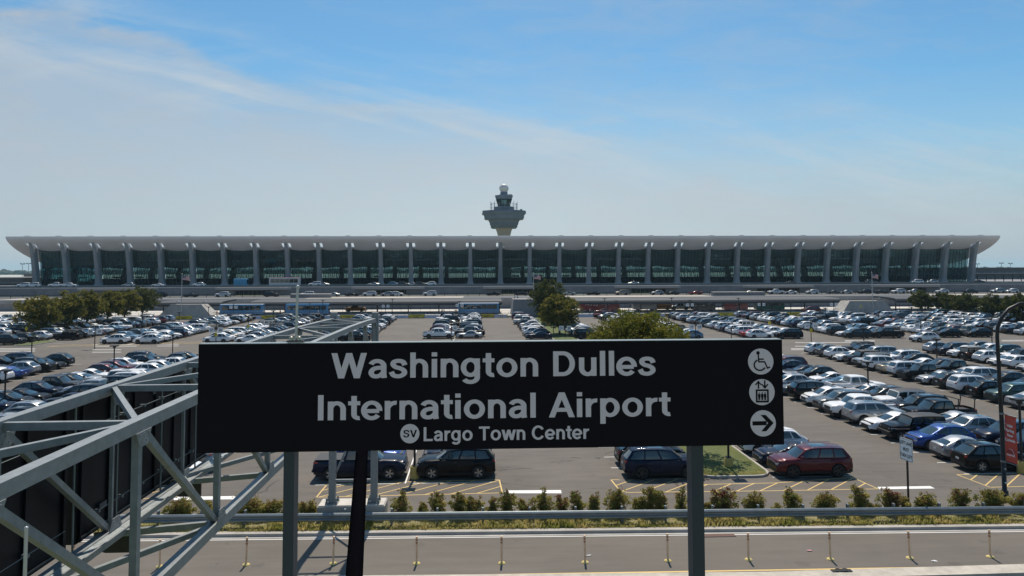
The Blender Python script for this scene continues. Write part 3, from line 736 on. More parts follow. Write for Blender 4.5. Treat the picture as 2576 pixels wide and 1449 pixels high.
# kind: L, W, H, belt, hood front z, hood rear z, cowl x, windscreen top x, roof rear x, rear glass foot x, tail z, wheel r, wheel xs, sill
KINDS = {
 'sedan':     dict(L=4.85, W=1.86, H=1.45, belt=.97, hf=.76, hr=.97, xc=1.12, xw=.12, xr=-.98, xb=-2.02, tz=1.05, rw=.345, wx=(1.45, -1.40), sill=.24, tuck=.25),
 'hatchback': dict(L=4.45, W=1.76, H=1.49, belt=.96, hf=.76, hr=.98, xc=1.15, xw=.30, xr=-1.25, xb=-2.0, tz=1.08, rw=.32, wx=(1.40, -1.32), sill=.22, tuck=.24),
 'crossover': dict(L=4.70, W=1.90, H=1.71, belt=1.13, hf=.93, hr=1.11, xc=1.18, xw=.28, xr=-1.48, xb=-2.16, tz=1.13, rw=.375, wx=(1.42, -1.36), sill=.30, tuck=.22),
 'suv':       dict(L=5.00, W=1.95, H=1.86, belt=1.23, hf=1.08, hr=1.22, xc=1.20, xw=.52, xr=-1.98, xb=-2.40, tz=1.24, rw=.415, wx=(1.50, -1.45), sill=.34, tuck=.20),
 'minivan':   dict(L=5.10, W=1.98, H=1.76, belt=1.10, hf=.90, hr=1.12, xc=1.55, xw=.80, xr=-2.10, xb=-2.42, tz=1.15, rw=.35, wx=(1.62, -1.48), sill=.24, tuck=.20),
 'jeep':      dict(L=4.60, W=1.85, H=1.86, belt=1.20, hf=1.10, hr=1.17, xc=.78, xw=.52, xr=-1.98, xb=-2.10, tz=1.20, rw=.41, wx=(1.48, -1.42), sill=.46, tuck=.06),
 'pickup':    dict(L=5.80, W=2.02, H=1.94, belt=1.26, hf=1.14, hr=1.26, xc=1.35, xw=.72, xr=-.80, xb=-1.02, tz=1.26, rw=.42, wx=(1.90, -1.80), sill=.44, tuck=.16),
 'van':       dict(L=5.80, W=2.05, H=2.60, belt=1.40, hf=1.05, hr=1.35, xc=2.20, xw=1.55, xr=-2.75, xb=-2.86, tz=1.4, rw=.36, wx=(1.90, -1.75), sill=.32, tuck=.12)}
def lerp(a, b, t): return a+(b-a)*t
def pl(pts, x):
    for (x0, z0), (x1, z1) in zip(pts, pts[1:]):
        if x0 <= x <= x1: return z0+(z1-z0)*(x-x0)/(x1-x0 or 1)
    return pts[0][1] if x < pts[0][0] else pts[-1][1]
def car_meshes(kind, bed='open', clad=False):
    K = KINDS[kind]; h = K['L']/2; W2 = K['W']/2; out = {}
    boxy = kind in ('jeep', 'van', 'pickup'); r = K['rw']
    top = [(-h, K['tz']-.30), (-h+.03, K['tz']-.08), (-h+.12, K['tz']-.02), (K['xb'], max(K['tz'], K['belt']-.02)), (K['xb']+.3, K['belt']), (K['xc']-.2, K['belt']), (K['xc'], K['hr']),
           (lerp(K['xc'], h, .6), lerp(K['hr'], K['hf'], .45)+.015), (h-.30, K['hf']), (h-.10, K['hf']-.06), (h-.02, K['hf']-.20), (h, K['hf']-.34)]
    if boxy: top[-3:] = [(h-.08, K['hf']-.01), (h-.01, K['hf']-.10), (h, K['hf']-.22)]
    nx = 58; xs_ = sorted(set([round(-h+2*h*i/nx, 3) for i in range(nx+1)]+[round(-h+.03, 3), round(h-.02, 3), round(-h+.12, 3)]))
    rows = []
    def bot(x):
        z = K['sill']
        if x > h-.5: z += (x-h+.5)*.16
        if x < -h+.6: z += (-h+.6-x)*.28
        for wx in K['wx']:
            d = abs(x-wx); ra = r+.055
            if d < ra: z = max(z, r+math.sqrt(ra*ra-d*d))
        return z
    def wid(x):
        e = max(0, (abs(x)-h*.62)/(h*.38)); t = .05 if kind == 'jeep' else (.11 if boxy else .20)
        w_ = W2*(1-t*e**2.4)
        for wx in K['wx']:
            d = abs(x-wx)/(r+.25)
            if d < 1: w_ += .02*(1-d*d)
        return w_
    for x in xs_:
        w_ = wid(x); zb = bot(x); zt = pl(top, x); zt = max(zt, zb+.05); zs = max(zb+.03, zt-.07)
        half = [(w_-.05, zb), (w_-.005, lerp(zb, zs, .12)), (w_, lerp(zb, zs, .45)), (w_-.02, lerp(zb, zs, .72)), (w_-.035, lerp(zb, zs, .8)), (w_-.075, zs), (w_-.17, zt-.012), (w_*.5, zt+.018), (0, zt+.028)]
        if kind == 'pickup' and x < K['xb']-.04 and x > -h+.1 and bed == 'open':
            half[6] = (w_-.16, zt-.02); half[7] = (w_-.17, .82); half[8] = (0, .80)
        rows.append([(x, -y, z) for y, z in half]+[(x, y, z) for y, z in half[-2::-1]])
    b = MB()
    cut = K['sill']+.17
    b.grid(rows, lambda i, j: 2 if (clad and (rows[i][min(j, 16-j if j > 8 else j)][2] < cut and j in (0, 1, 14, 15))) else (2 if j in (0, 15) and rows[i][0][2] < K['sill']+.06 else 0), True)
    for rr, fl in ((rows[0], False), (rows[-1], True)):
        idx = tuple(range(len(rr))); b.add(rr, [idx if fl else idx[::-1]], 0, False)
    # underbody and wheel wells
    b.box(-h+.15, h-.15, -W2+.20, W2-.20, .22, K['belt']-.18, 2)
    b.box(-h+.05, h-.07, -W2+.16, W2-.16, K['sill']-.04, K['sill']+.10, 2)
    # greenhouse
    zb_, zr, tk = K['belt']-.012, K['H'], K['tuck']; n = 16
    wb = W2-.085; wt = W2-.085-tk
    zroof = lambda a: zr-(.045 if boxy else .085)*abs(2*a-1)**3-(.10*max(0, .35-a)/.35*1 if kind in ('sedan', 'hatchback') else 0)-(.03*max(0, a-.7)/.3)
    brk = {'sedan': (.10, .13, .46, .50, .80), 'hatchback': (.12, .30, .33, .60, .63), 'crossover': (.07, .24, .28, .56, .60), 'suv': (.05, .27, .31, .58, .62), 'minivan': (.05, .36, .39, .66, .69),
           'jeep': (.04, .28, .33, .62, .68), 'pickup': (.06, .44, .50), 'van': (.72, .74)}[kind]
    # a from 0 (rear) to 1 (front); glass between pillars
    if kind == 'sedan': gl = [(.17, .50), (.535, .93)]
    elif kind == 'hatchback': gl = [(.15, .34), (.365, .61), (.645, .94)]
    elif kind == 'crossover': gl = [(.09, .28), (.31, .585), (.62, .945)]
    elif kind == 'suv': gl = [(.06, .30), (.33, .60), (.635, .955)]
    elif kind == 'minivan': gl = [(.05, .36), (.385, .66), (.69, .95)]
    elif kind == 'jeep': gl = [(.05, .29), (.345, .62), (.68, .955)]
    elif kind == 'pickup': gl = [(.07, .46), (.51, .94)]
    else: gl = [(.78, .95)]
    av = sorted(set([0, 1]+[q for g_ in gl for q in g_]+[round(i/10, 3) for i in range(11)]))
    def sidep(a, v_, s):
        xb = lerp(K['xb'], K['xc'], a); xt = lerp(K['xr'], K['xw'], a); z1 = zroof(a)-.035
        bulge = .035*math.sin(math.pi*v_*.8)
        e = 1-.13*(max(0, abs(2*a-1)-.6)/.4)**1.6
        y = lerp(wb, wt, v_)*(e if kind not in ('jeep', 'van') else 1)+bulge
        return (lerp(xb, xt, v_**.92), s*y, lerp(zb_, z1, v_))
    isg = lambda a0, a1: any(g0-1e-6 <= a0 and a1 <= g1+1e-6 for g0, g1 in gl)
    vv = (0, .07, .45, .86, 1)
    gls = {}
    for s in (-1, 1):
        P = [[sidep(a, v_, s) for v_ in vv] for a in av]
        b.grid(P, lambda i, j: None if (isg(av[i], av[i+1]) and j in (1, 2)) else 0, True)
        G = MB()
        for i in range(len(av)-1):
            if isg(av[i], av[i+1]):
                Q = [[(p[0], p[1]-s*.012, p[2]) for p in (P[q][1], P[q][2], P[q][3])] for q in (i, i+1)]; G.grid(Q, 0, True)
        gls['side_window%d' % s] = G.mesh('side_window', M['glass'], weld=True)
        rv_ = MB()                               # window surround
        for g0, g1 in gl[:-1]:
            p0, p1 = sidep(g1+.012, .07, s), sidep(g1+.012, .9, s)
            rv_.bar((p0[0], p0[1]+s*.004, p0[2]), (p1[0], p1[1]+s*.004, p1[2]), .03, .012)
    uu = [-1, -.93, -.62, -.31, 0, .31, .62, .93, 1]
    def endp(a, u_, v_, bul):
        L_, R_ = sidep(a, v_, -1), sidep(a, v_, 1)
        return (L_[0]+bul*(1-u_*u_)*(1-.4*v_), L_[1]+(R_[1]-L_[1])*(u_+1)/2, L_[2]+.05*(1-u_*u_)*(v_ > .85)*(1 if v_ > .95 else .5))
    for a, bul, nm in ((1, .13 if kind != 'jeep' else .02, 'windshield'), (0, -.07 if kind != 'jeep' else -.01, 'rear_window')):
        P = [[endp(a, u_, v_, bul) for u_ in uu] for v_ in vv]
        solid = (kind == 'van' and a == 0)
        b.grid(P, lambda i, j: 0 if (i in (0, 3) and not (a == 1 and i == 0) or j in (0, 7) or solid) else None, True)
        G = MB(); lo = 0 if a == 1 else 1
        if not solid:
            G.grid([[(p[0]-(.012 if a else -.012), p[1], p[2]-.002) for p in row[1:-1]] for row in P[lo:4]], 0, True)
            gls[nm] = G.mesh(nm, M['glass'], weld=True)
    P = []
    for i, a in enumerate(av):
        row = []
        for u_ in uu:
            L_, R_ = sidep(a, 1, -1), sidep(a, 1, 1); bul = (.13 if a == 1 else 0)
            e_ = endp(a, u_, 1, (.13 if kind != 'jeep' else .02) if a == 1 else ((-.07 if kind != 'jeep' else -.01) if a == 0 else 0))
            row.append((e_[0], e_[1], L_[2]+.05*(1-u_**2)))
        P.append(row)
    dark_roof = kind == 'jeep'
    b.grid(P, lambda i, j: 2 if dark_roof else 0, True)
    if kind in ('crossover', 'suv', 'minivan'):      # dark glass roof panel a hair above the roof
        G = MB(); q0, q1 = int(len(av)*.45), int(len(av)*.75)
        G.grid([[(p[0], p[1], p[2]+.006) for p in P[i][2:7]] for i in range(q0, q1+1)], 0, True); gls['sunroof'] = G.mesh('sunroof', M['glass'])
    # door seams, handles, trims
    for xx in ([lerp(K['xb'], K['xc'], g_[1]+.015) for g_ in gl[-2:]]+[K['xc']-.12]):
        for s in (-1, 1):
            w_ = wid(xx); zz = K['sill']+.06
            b.box(xx-.007, xx+.007, s*w_-.012, s*w_+.004, zz+.12, K['belt']-.30, 2)
    for g_ in gl[-2:]:
        xx = lerp(K['xb'], K['xc'], g_[0])+.16
        for s in (-1, 1): b.box(xx-.09, xx+.09, s*(wid(xx)-.01)-.018, s*(wid(xx)-.01)+.018, K['belt']-.20, K['belt']-.165, 2)
    zc_ = K['hf']-.26
    b.box(h-.03, h+.012, -W2*.52, W2*.52, zc_-.16, zc_+.10, 2)                       # grille
    b.box(h-.06, h+.02, -W2*.70, W2*.70, K['sill']+.02, K['sill']+.16, 2)            # front bumper lip
    b.box(-h-.02, -h+.06, -W2*.72, W2*.72, K['sill']+.06, K['sill']+.24, 2)          # rear bumper lip
    if kind == 'jeep':
        for s in (-1, 1):
            for wx in K['wx']: b.box(wx-.58, wx+.58, s*(W2+.07)-.10, s*(W2+.07)+.06, .88, .95, 2)
        b.box(h-.02, h+.16, -.8, .8, .50, .68, 2)
    if kind == 'pickup':
        b.box(-h-.06, -h+.02, -.9, .9, .55, .72, 2)
        b.box(h-.02, h+.05, -.92, .92, .55, .70, 2)
        if bed == 'cover': b.box(-h+.1, K['xb']-.05, -W2+.14, W2-.14, K['tz']+.025, K['tz']+.05, 2)
    out['body'] = b.mesh('body', CM, weld=True, sharp=38)
    out.update(gls)
    # lamps, plate, mirrors, rails
    def lampmesh(nm, mt, x, s, z, wy, hz, dx):
        b = MB(); y1 = wid(x)*.985; b.grid([[(x+dx, s*(y1-wy), z-hz), (x+dx*.4, s*(y1-.03), z-hz), (x-dx*4, s*(y1+.012), z-hz*.6)], [(x+dx, s*(y1-wy), z+hz*.6), (x+dx*.4, s*(y1-.03), z+hz), (x-dx*5, s*(y1+.008), z+hz)]], 0, True)
        b.box(min(x, x-dx*3), max(x, x-dx*3), min(s*(y1-wy), s*(y1-.02)), max(s*(y1-wy), s*(y1-.02)), z-hz*.9, z+hz*.5)
        return b.mesh(nm, mt)
    tall = kind in ('suv', 'crossover', 'minivan', 'pickup', 'van', 'jeep')
    for s in (-1, 1):
        out['headlight%d' % s] = lampmesh('headlight', M['lamp'], h-.05, s, K['hf']-.20, .34, .075, .055)
        out['taillight%d' % s] = lampmesh('taillight', M['tail'], -h+.06, s, K['tz']-.20, .26 if not tall else .16, .07 if not tall else .13, -.055)
        b = MB(); xm = lerp(K['xb'], K['xc'], .93); yv = W2+.10
        b.box(xm-.06, xm+.08, s*yv-.10, s*yv+.09, K['belt']+.0, K['belt']+.15); b.box(xm-.02, xm+.04, min(s*(yv-.22), s*(yv-.08)), max(s*(yv-.22), s*(yv-.08)), K['belt']+.01, K['belt']+.06)
        out['mirror%d' % s] = b.mesh('mirror', CM)
        if kind in ('crossover', 'suv'):
            b = MB(); y0 = wt+.015; pts_ = [(lerp(K['xr'], K['xw'], a), s*(y0-.03), zroof(a)+(.02 if a in (.08, .86) else .055)) for a in (.08, .14, .5, .8, .86)]
            b.tube(pts_, .018, 5); out['roof_rail%d' % s] = b.mesh('roof_rail', M['chrome'])
    b = MB(); b.box(-h-.034, -h-.022, -.16, .16, K['tz']-.46, K['tz']-.32); out['license_plate'] = b.mesh('license_plate', M['plate'])
    return out
# wheels: one tyre, rims of two styles; a far version in one mesh
def wheel_meshes():
    t = MB(); rr = [(.62, -.11), (.93, -.12), (1, -.09), (1, .09), (.93, .12), (.62, .11)]
    t.lathe([(r_, h) for r_, h in rr], n=22, axis='y'); t.lathe([(.62, .10), (.60, .03), (.02, .03)], n=16, axis='y'); t.lathe([(.62, -.10), (.60, -.03), (.02, -.03)], n=16, axis='y')
    ty = t.mesh('wheel', M['rubber'])
    res = []
    for nm, ns, mt, tw_ in (('rim', 5, M['rim'], .30), ('rim', 9, M['rim'], .13), ('rim', 5, M['rimdark'], .30)):
        b = MB()
        for sd_ in (-1, 1):
            y = .095*sd_
            b.lathe([(.66, y*1.03), (.60, y*1.10), (.585, y*.6)], n=24, axis='y'); b.lathe([(.15, y*.9), (.12, y*1.05), (.01, y*1.05)], n=10, axis='y')
            for k in range(ns):
                a = k*2*math.pi/ns; c_, s_ = math.cos(a), math.sin(a); p = (-s_*tw_/2, c_*tw_/2)
                q0, q1 = (.10*c_, .10*s_), (.61*c_, .61*s_)
                vs = [(q0[0]+p[0]*.6, y*.95, q0[1]+p[1]*.6), (q0[0]-p[0]*.6, y*.95, q0[1]-p[1]*.6), (q1[0]-p[0], y*1.02, q1[1]-p[1]), (q1[0]+p[0], y*1.02, q1[1]+p[1])]
                b.add(vs, [(0, 1, 2, 3)]); b.add([(v0[0], v0[1]-.03*sd_, v0[2]) for v0 in vs], [(3, 2, 1, 0)])
        res.append(b.mesh('rim', mt))
    f = MB(); f.lathe(rr, n=14, axis='y'); f.lathe([(.62, .10), (.02, .10)], n=14, axis='y', mi=1); f.lathe([(.62, -.10), (.02, -.10)], n=14, axis='y', mi=1)
    return ty, res, f.mesh('wheel', [M['rubber'], M['rimdark']]), 
TYRE, RIMS, FARWHEEL = wheel_meshes()
CARM = {}
def get_car(kind, var=''):
    if (kind, var) not in CARM: CARM[kind, var] = car_meshes(kind, 'cover' if var == 'cover' else 'open', clad=(var == 'clad' or kind in ('jeep',)))
    return CARM[kind, var]
def link(name, me, par, loc=None):
    o = bpy.data.objects.new(name, me); col.objects.link(o); o.parent = par
    if loc: o.location = loc
    return o
NAMES = {'sedan': 'sedan', 'hatchback': 'hatchback', 'crossover': 'crossover', 'suv': 'suv', 'minivan': 'minivan', 'jeep': 'off_roader', 'pickup': 'pickup_truck', 'van': 'van'}
WORDS = {'sedan': 'sedan', 'hatchback': 'hatchback', 'crossover': 'compact SUV', 'suv': 'large SUV', 'minivan': 'minivan', 'jeep': 'boxy off-roader', 'pickup': 'pickup truck', 'van': 'tall van'}
def place_car(kind, colour, x, y, z, rz, label, group, near=True, rim=0, var='', extra=None, pitch=0):
    t_ = thing(NAMES[kind], (x, y, z), rz, label, WORDS[kind] if kind != 'jeep' else 'off-roader', group)
    if pitch: t_.rotation_euler = (pitch[0], pitch[1], rz) if isinstance(pitch, tuple) else (0, pitch, rz)
    pm = PAINT[colour]
    for nm, me in get_car(kind, var).items():
        base = nm.rstrip('-1')
        if not near and base in ('roof_rail', 'license_plate', 'sunroof', 'mirror'): continue
        o = link(base, me, t_)
        if base in ('body', 'mirror'):
            o.material_slots[0].link = 'OBJECT'; o.material_slots[0].material = pm
    K = KINDS[kind]
    for wx in K['wx']:
        for s in (-1, 1):
            w_ = link('wheel', TYRE if near else FARWHEEL, t_, (wx, s*(K['W']/2-.115), K['rw'])); w_.scale = (K['rw'], 1, K['rw']) if True else None
            if near: link('rim', RIMS[rim], w_)
    if extra == 'ladder rack':
        b = MB()
        for xx in (-1.25, -2.7):
            for s in (-1, 1): b.bar((xx+.1, s*.9, 1.2), (xx, s*.85, 2.05), .06)
            b.bar((xx, -1.0, 2.05), (xx, 1.0, 2.05), .06)
        b.build('ladder_rack', M['black'], t_)
    if extra == 'spare wheel':
        w_ = link('spare_wheel', TYRE, t_, (-K['L']/2-.12, 0, 1.0)); w_.rotation_euler = (0, 0, R(90)); w_.scale = (.40, 1, .40)
    if extra == 'roof rack':
        b = MB()
        for i in range(7): b.bar((-1.3+i*.28, -.6, K['H']+.10), (-1.3+i*.28, .6, K['H']+.10), .03)
        for s in (-1, 1): b.bar((-1.35, s*.6, K['H']+.11), (.42, s*.6, K['H']+.11), .035); b.bar((-1.2, s*.55, K['H']-.04), (-1.2, s*.6, K['H']+.10), .03); b.bar((.3, s*.55, K['H']-.04), (.3, s*.6, K['H']+.10), .03)
        b.build('roof_rack', M['black'], t_)
    return t_

# ---- the rows of the car park ----
RN = {-6: 'seventh row left of the blank aisle'}
SIGNROW = {-3: 'row 29 28', -2: 'row 27 26', -1: 'row 25 24', 0: 'row 23 22', 1: 'row 21 20', 2: 'row 19 18', 3: 'row 17 16', 4: 'row 15 14',
           5: 'row beyond 15 14', 6: 'second row beyond 15 14', 7: 'third row beyond 15 14', 8: 'fourth row beyond 15 14', -4: 'row by six trees', -5: 'row left of trees', -6: 'leftmost row'}
def ordn(n):
    w1 = ['first', 'second', 'third', 'fourth', 'fifth', 'sixth', 'seventh', 'eighth', 'ninth', 'tenth', 'eleventh', 'twelfth', 'thirteenth', 'fourteenth', 'fifteenth', 'sixteenth', 'seventeenth', 'eighteenth', 'nineteenth', 'twentieth']
    return w1[n] if n < 20 else 'twenty-'+w1[n-20]
# specified cars: (row, block, side, stall) -> (kind, colour, nose direction +1 right/-1 left, extras)
S = {}
def spec(k, blk, side, lst):
    for j, e in enumerate(lst):
        if e is not None: S[k, blk, side, j] = e
spec(0, 0, -1, [('pickup', 'navy blue', 1, 'cover', None), ('crossover', 'bright blue', 1, '', None), ('sedan', 'dark grey', 1, '', None)])
spec(0, 0, 1, [('suv', 'black', -1, '', 'roof rack'), ('crossover', 'navy blue', -1, '', None)])
spec(1, 0, -1, [('suv', 'navy blue', 1, '', None), ('crossover', 'black', 1, '', None)])
spec(1, 0, 1, [('suv', 'dark red', -1, '', None), ('sedan', 'navy blue', -1, '', None), ('crossover', 'white', -1, '', None), ('sedan', 'dark grey', 1, '', None)])
spec(2, 0, -1, [('crossover', 'black', 1, '', None), ('hatchback', 'silver', 1, '', None), ('crossover', 'bright blue', -1, '', None), ('jeep', 'black', -1, '', None), ('sedan', 'white', -1, '', None),
    ('suv', 'silver', 1, '', None), ('pickup', 'white', -1, '', None), ('suv', 'grey', -1, '', None), ('crossover', 'white', -1, '', None), ('suv', 'black', 1, '', 'spare wheel'), ('sedan', 'grey', -1, '', None),
    ('crossover', 'pale grey', -1, '', None), ('crossover', 'white', 1, '', None), ('pickup', 'white', -1, '', None), ('crossover', 'white', 1, '', None), ('crossover', 'black', -1, '', None), ('sedan', 'silver', -1, '', None), ('crossover', 'black', 1, '', None)])
spec(2, 0, 1, [('suv', 'black', -1, '', 'roof rack'), ('suv', 'navy blue', -1, '', None), ('suv', 'navy blue', -1, '', None), ('crossover', 'silver', 1, '', None), ('sedan', 'silver', 1, '', None), ('pickup', 'black', -1, '', 'ladder rack'), ('suv', 'black', -1, '', None),
    ('jeep', 'white', -1, '', None), ('crossover', 'dark grey', -1, '', None), ('sedan', 'white', -1, '', None), ('pickup', 'white', 1, '', None), ('sedan', 'light blue', -1, '', None), ('sedan', 'white', -1, '', None)])
spec(3, 0, -1, [None, None, ('sedan', 'black', 1, '', None), ('sedan', 'black', 1, '', None), ('sedan', 'navy blue', 1, '', None), ('sedan', 'black', 1, '', None), ('sedan', 'navy blue', 1, '', None), ('sedan', 'silver', 1, '', None), ('suv', 'dark green', -1, '', None),
    ('crossover', 'black', 1, '', None), ('suv', 'white', 1, '', None), ('crossover', 'dark grey', 1, '', None), ('sedan', 'silver', -1, '', None), ('pickup', 'black', -1, '', None), ('suv', 'white', 1, '', None), ('sedan', 'beige', 1, '', None), ('suv', 'white', 1, '', None), ('jeep', 'silver', -1, '', None), ('jeep', 'black', -1, '', None), ('sedan', 'white', -1, '', None)])
spec(3, 0, 1, [None, None, None, None, ('crossover', 'black', 1, '', None), ('suv', 'silver', -1, '', None), ('pickup', 'black', 1, '', None), ('sedan', 'grey', -1, '', None), ('sedan', 'white', -1, '', None), ('minivan', 'dark grey', -1, '', None), ('sedan', 'black', -1, '', None), ('crossover', 'dark grey', -1, '', None), ('suv', 'white', 1, '', None), ('sedan', 'silver', 1, '', None), ('pickup', 'black', -1, '', None), ('crossover', 'navy blue', -1, '', None)])
spec(4, 0, -1, [None]*8+[('suv', 'black', 1, '', None), ('suv', 'dark grey', 1, '', None), ('suv', 'dark green', 1, '', None), ('crossover', 'white', 1, '', None), ('crossover', 'silver', -1, '', None), ('crossover', 'grey', -1, '', None), ('crossover', 'white', -1, '', None), ('sedan', 'pale grey', -1, '', None), ('crossover', 'white', 1, '', None)])
spec(-2, 0, -1, [None, None, None, ('crossover', 'black', 1, '', None), ('suv', 'black', 1, '', None), ('suv', 'black', 1, '', None), ('suv', 'black', -1, '', None), ('sedan', 'navy blue', 1, '', None), ('crossover', 'navy blue', 1, '', None), ('crossover', 'black', 1, '', None), ('sedan', 'black', 1, '', None), ('crossover', 'navy blue', 1, '', None), None, ('crossover', 'black', 1, '', None), ('sedan', 'silver', 1, '', None), ('sedan', 'white', 1, '', None), ('crossover', 'dark red', 1, '', None), ('crossover', 'dark red', 1, '', None)])
spec(-2, 0, 1, [None]*8+[('sedan', 'black', -1, '', None), ('sedan', 'navy blue', -1, '', None), ('suv', 'black', -1, '', None), ('pickup', 'silver', -1, '', None), ('suv', 'black', -1, '', None), ('suv', 'white', -1, '', None), ('minivan', 'white', 1, '', None), ('sedan', 'silver', 1, '', None), ('crossover', 'white', 1, '', None), ('crossover', 'white', 1, '', None)])
spec(-3, 0, 1, [None]*6+[('crossover', 'dark grey', 1, '', None), ('suv', 'black', 1, '', None), ('sedan', 'dark grey', 1, '', None), ('suv', 'dark grey', 1, '', None), ('jeep', 'black', 1, '', None), ('sedan', 'black', 1, '', None), ('suv', 'navy blue', -1, '', None), ('crossover', 'dark grey', -1, '', None), ('crossover', 'black', -1, '', 'spare wheel'), ('crossover', 'white', -1, '', None), ('sedan', 'bright blue', -1, '', None)])
spec(-3, 1, -1, [('crossover', 'white', -1, '', None)]); spec(-3, 1, 1, [('crossover', 'white', -1, '', None)])
spec(-2, 1, -1, [('crossover', 'white', -1, '', None)]); spec(-2, 1, 1, [('sedan', 'white', -1, '', None)])
spec(0, 1, -1, [None, None, ('pickup', 'white', 1, 'cover', None), ('crossover', 'silver', 1, '', None)]); spec(0, 1, 1, [None, None, ('sedan', 'silver', -1, '', None)])
spec(1, 1, -1, [None, ('sedan', 'navy blue', -1, '', None), ('crossover', 'navy blue', -1, '', None)])
spec(2, 1, 1, [('crossover', 'light blue', -1, '', None), ('crossover', 'white', -1, '', None)])
spec(3, 1, -1, [('crossover', 'white', 1, '', None), ('sedan', 'red', 1, '', None)]); spec(3, 1, 1, [('suv', 'black', -1, '', None)])
spec(4, 1, -1, [('minivan', 'dark grey', -1, '', None)]); spec(4, 1, 1, [('pickup', 'black', -1, 'cover', None)])
spec(5, 1, -1, [('crossover', 'black', -1, '', None)]); spec(5, 1, 1, [('crossover', 'black', -1, '', None)])
EMPTY = {(-4, 0): 1}
rnd = random.Random(11)
cands = []
for k in ROWS:
    for blk, y0 in ((0, NEAR0), (1, FAR0)):
        for j in range(nstall(k, blk)):
            Y = y0+PITCH*j
            for s in (-1, 1):
                key = (k, blk, s, j); X = rowx(k, Y)+s*halfc(k)
                if k == 1 and s == -1: X = 11.6
                if k == 1 and s == 1: X = 21.6
                if k == 1 and blk == 1: X = 10.9 if s < 0 else 19.9
                if (k, blk) in EMPTY: continue
                if k == -4 and s == 1 and blk == 1 and j < 3: continue
                if k <= -4 and blk == 0 and j < 12: continue
                if blk == 1 and k == -4 and Y > 181 and s > 0: continue
                if blk == 1 and k in (6,) and Y > 182: continue
                px, py = proj((X, Y, gz(Y)+.7)); fx = FPX/Y
                e = S.get(key)
                r1, r2, r3, r4, r5 = (rnd.random() for _ in range(5))
                if px < -2.6*fx or px > 2576+2.6*fx or py > 1500: continue
                if blk == 1 and k in (0,) and j < 2: continue
                if 498+2.2*fx < px < 1968-2.2*fx and 872+1.2*fx < py < 1140-.4*fx: continue   # wholly behind the station sign
                if e is None:
                    if k == 1 and blk == 1 and (j < 1): continue
                    if k == 2 and blk == 1 and (s < 0 and 0 <= j < 5): continue
                    if blk == 0 and k == 3 and j < 2 : pass
                    if r1 < .022: continue
                    kd = ('crossover' if r2 < .46 else 'sedan' if r2 < .66 else 'suv' if r2 < .86 else 'pickup' if r2 < .92 else 'minivan' if r2 < .95 else 'hatchback' if r2 < .98 else 'jeep')
                    cl = ('white' if r3 < .28 else 'black' if r3 < .53 else 'dark grey' if r3 < .62 else 'silver' if r3 < .73 else 'grey' if r3 < .82 else 'navy blue' if r3 < .91 else 'dark red' if r3 < .94 else 'pale grey' if r3 < .96 else 'light blue' if r3 < .98 else 'beige' if r3 < .99 else 'dark green')
                    nd = -s if r4 < .72 else s
                    e = (kd, cl, nd, 'clad' if (kd == 'crossover' and r5 < .4) else '', None)
                cands.append((math.hypot(X, Y), key, X, Y, e, r4, r5))
cands.sort(key=lambda q: q[0])
NIND = 252
far_batch = []
for n_, (dist, key, X, Y, e, r4, r5) in enumerate(cands):
    k, blk, s, j = key; kd, cl, nd, var, ex = e
    X += (r4-.5)*.3; Yj = Y+(r5-.5)*.18
    if blk == 0 and j < 3: ox_, oy_ = {(1, -1): (0, -.55), (1, 1): (-.35, -.75), (0, 1): (.45, .15), (0, -1): (-.1, .25), (2, -1): (.1, -.15)}.get((k, s), (0, 0)); X += ox_; Yj += oy_
    r_ = 0; z = gz(Yj)+.008; yaw = (0 if nd > 0 else math.pi)+(r5*7 % 1-.5)*.05
    pit = 0
    sl = .45/60 if 47 < Yj < 107 else 0
    roll = math.asin(sl)*(1 if nd > 0 else -1)
    side = 'left' if s < 0 else 'right'
    if n_ < NIND:
        lab = '%s %s%s, %s from near end, %s half, %s %s' % (cl, WORDS[kd], (' with '+ex) if ex else '', ordn(j), side, 'near' if blk == 0 else 'far', SIGNROW[k])
        o = place_car(kd, cl, X, Yj, z, yaw, lab, 'cars parked in the rows', near=(Y < 120), rim=(0, 1, 2)[int(r4*3)], var=var, extra=ex)
        o.rotation_euler = (roll, 0, yaw)
    else: far_batch.append((kd, cl, var, X, Yj, z, yaw))
print('individual cars', min(NIND, len(cands)), 'batched', len(far_batch))
# the farthest parked cars, past the three hundredth, as one object
allm = list(PAINT.values())+[M['glass'], M['plastic'], M['rubber'], M['rimdark'], M['lamp'], M['tail']]
midx = {m_.name: i for i, m_ in enumerate(allm)}
import numpy as np
LIB = {}
def lib(kd, var):
    if (kd, var) in LIB: return LIB[kd, var]
    V = []; Fc = []; MI = []; off = 0
    def addme(me, dx=(0, 0, 0), sc=(1, 1, 1)):
        nonlocal off
        co = np.empty(len(me.vertices)*3); me.vertices.foreach_get('co', co); co = co.reshape(-1, 3)*sc+dx
        V.append(co)
        for p in me.polygons:
            Fc.append([v_+off for v_ in p.vertices]); nm = me.materials[p.material_index].name; MI.append(-1 if nm == 'paint_white' else midx[nm])
        off += len(co)
    for nm, me in get_car(kd, var).items():
        if nm.rstrip('-1') in ('mirror', 'license_plate', 'roof_rail'): continue
        addme(me)
    K = KINDS[kd]
    for wx in K['wx']:
        for s in (-1, 1): addme(FARWHEEL, (wx, s*(K['W']/2-.115), K['rw']), (K['rw'], 1, K['rw']))
    LIB[kd, var] = (np.concatenate(V), Fc, MI); return LIB[kd, var]
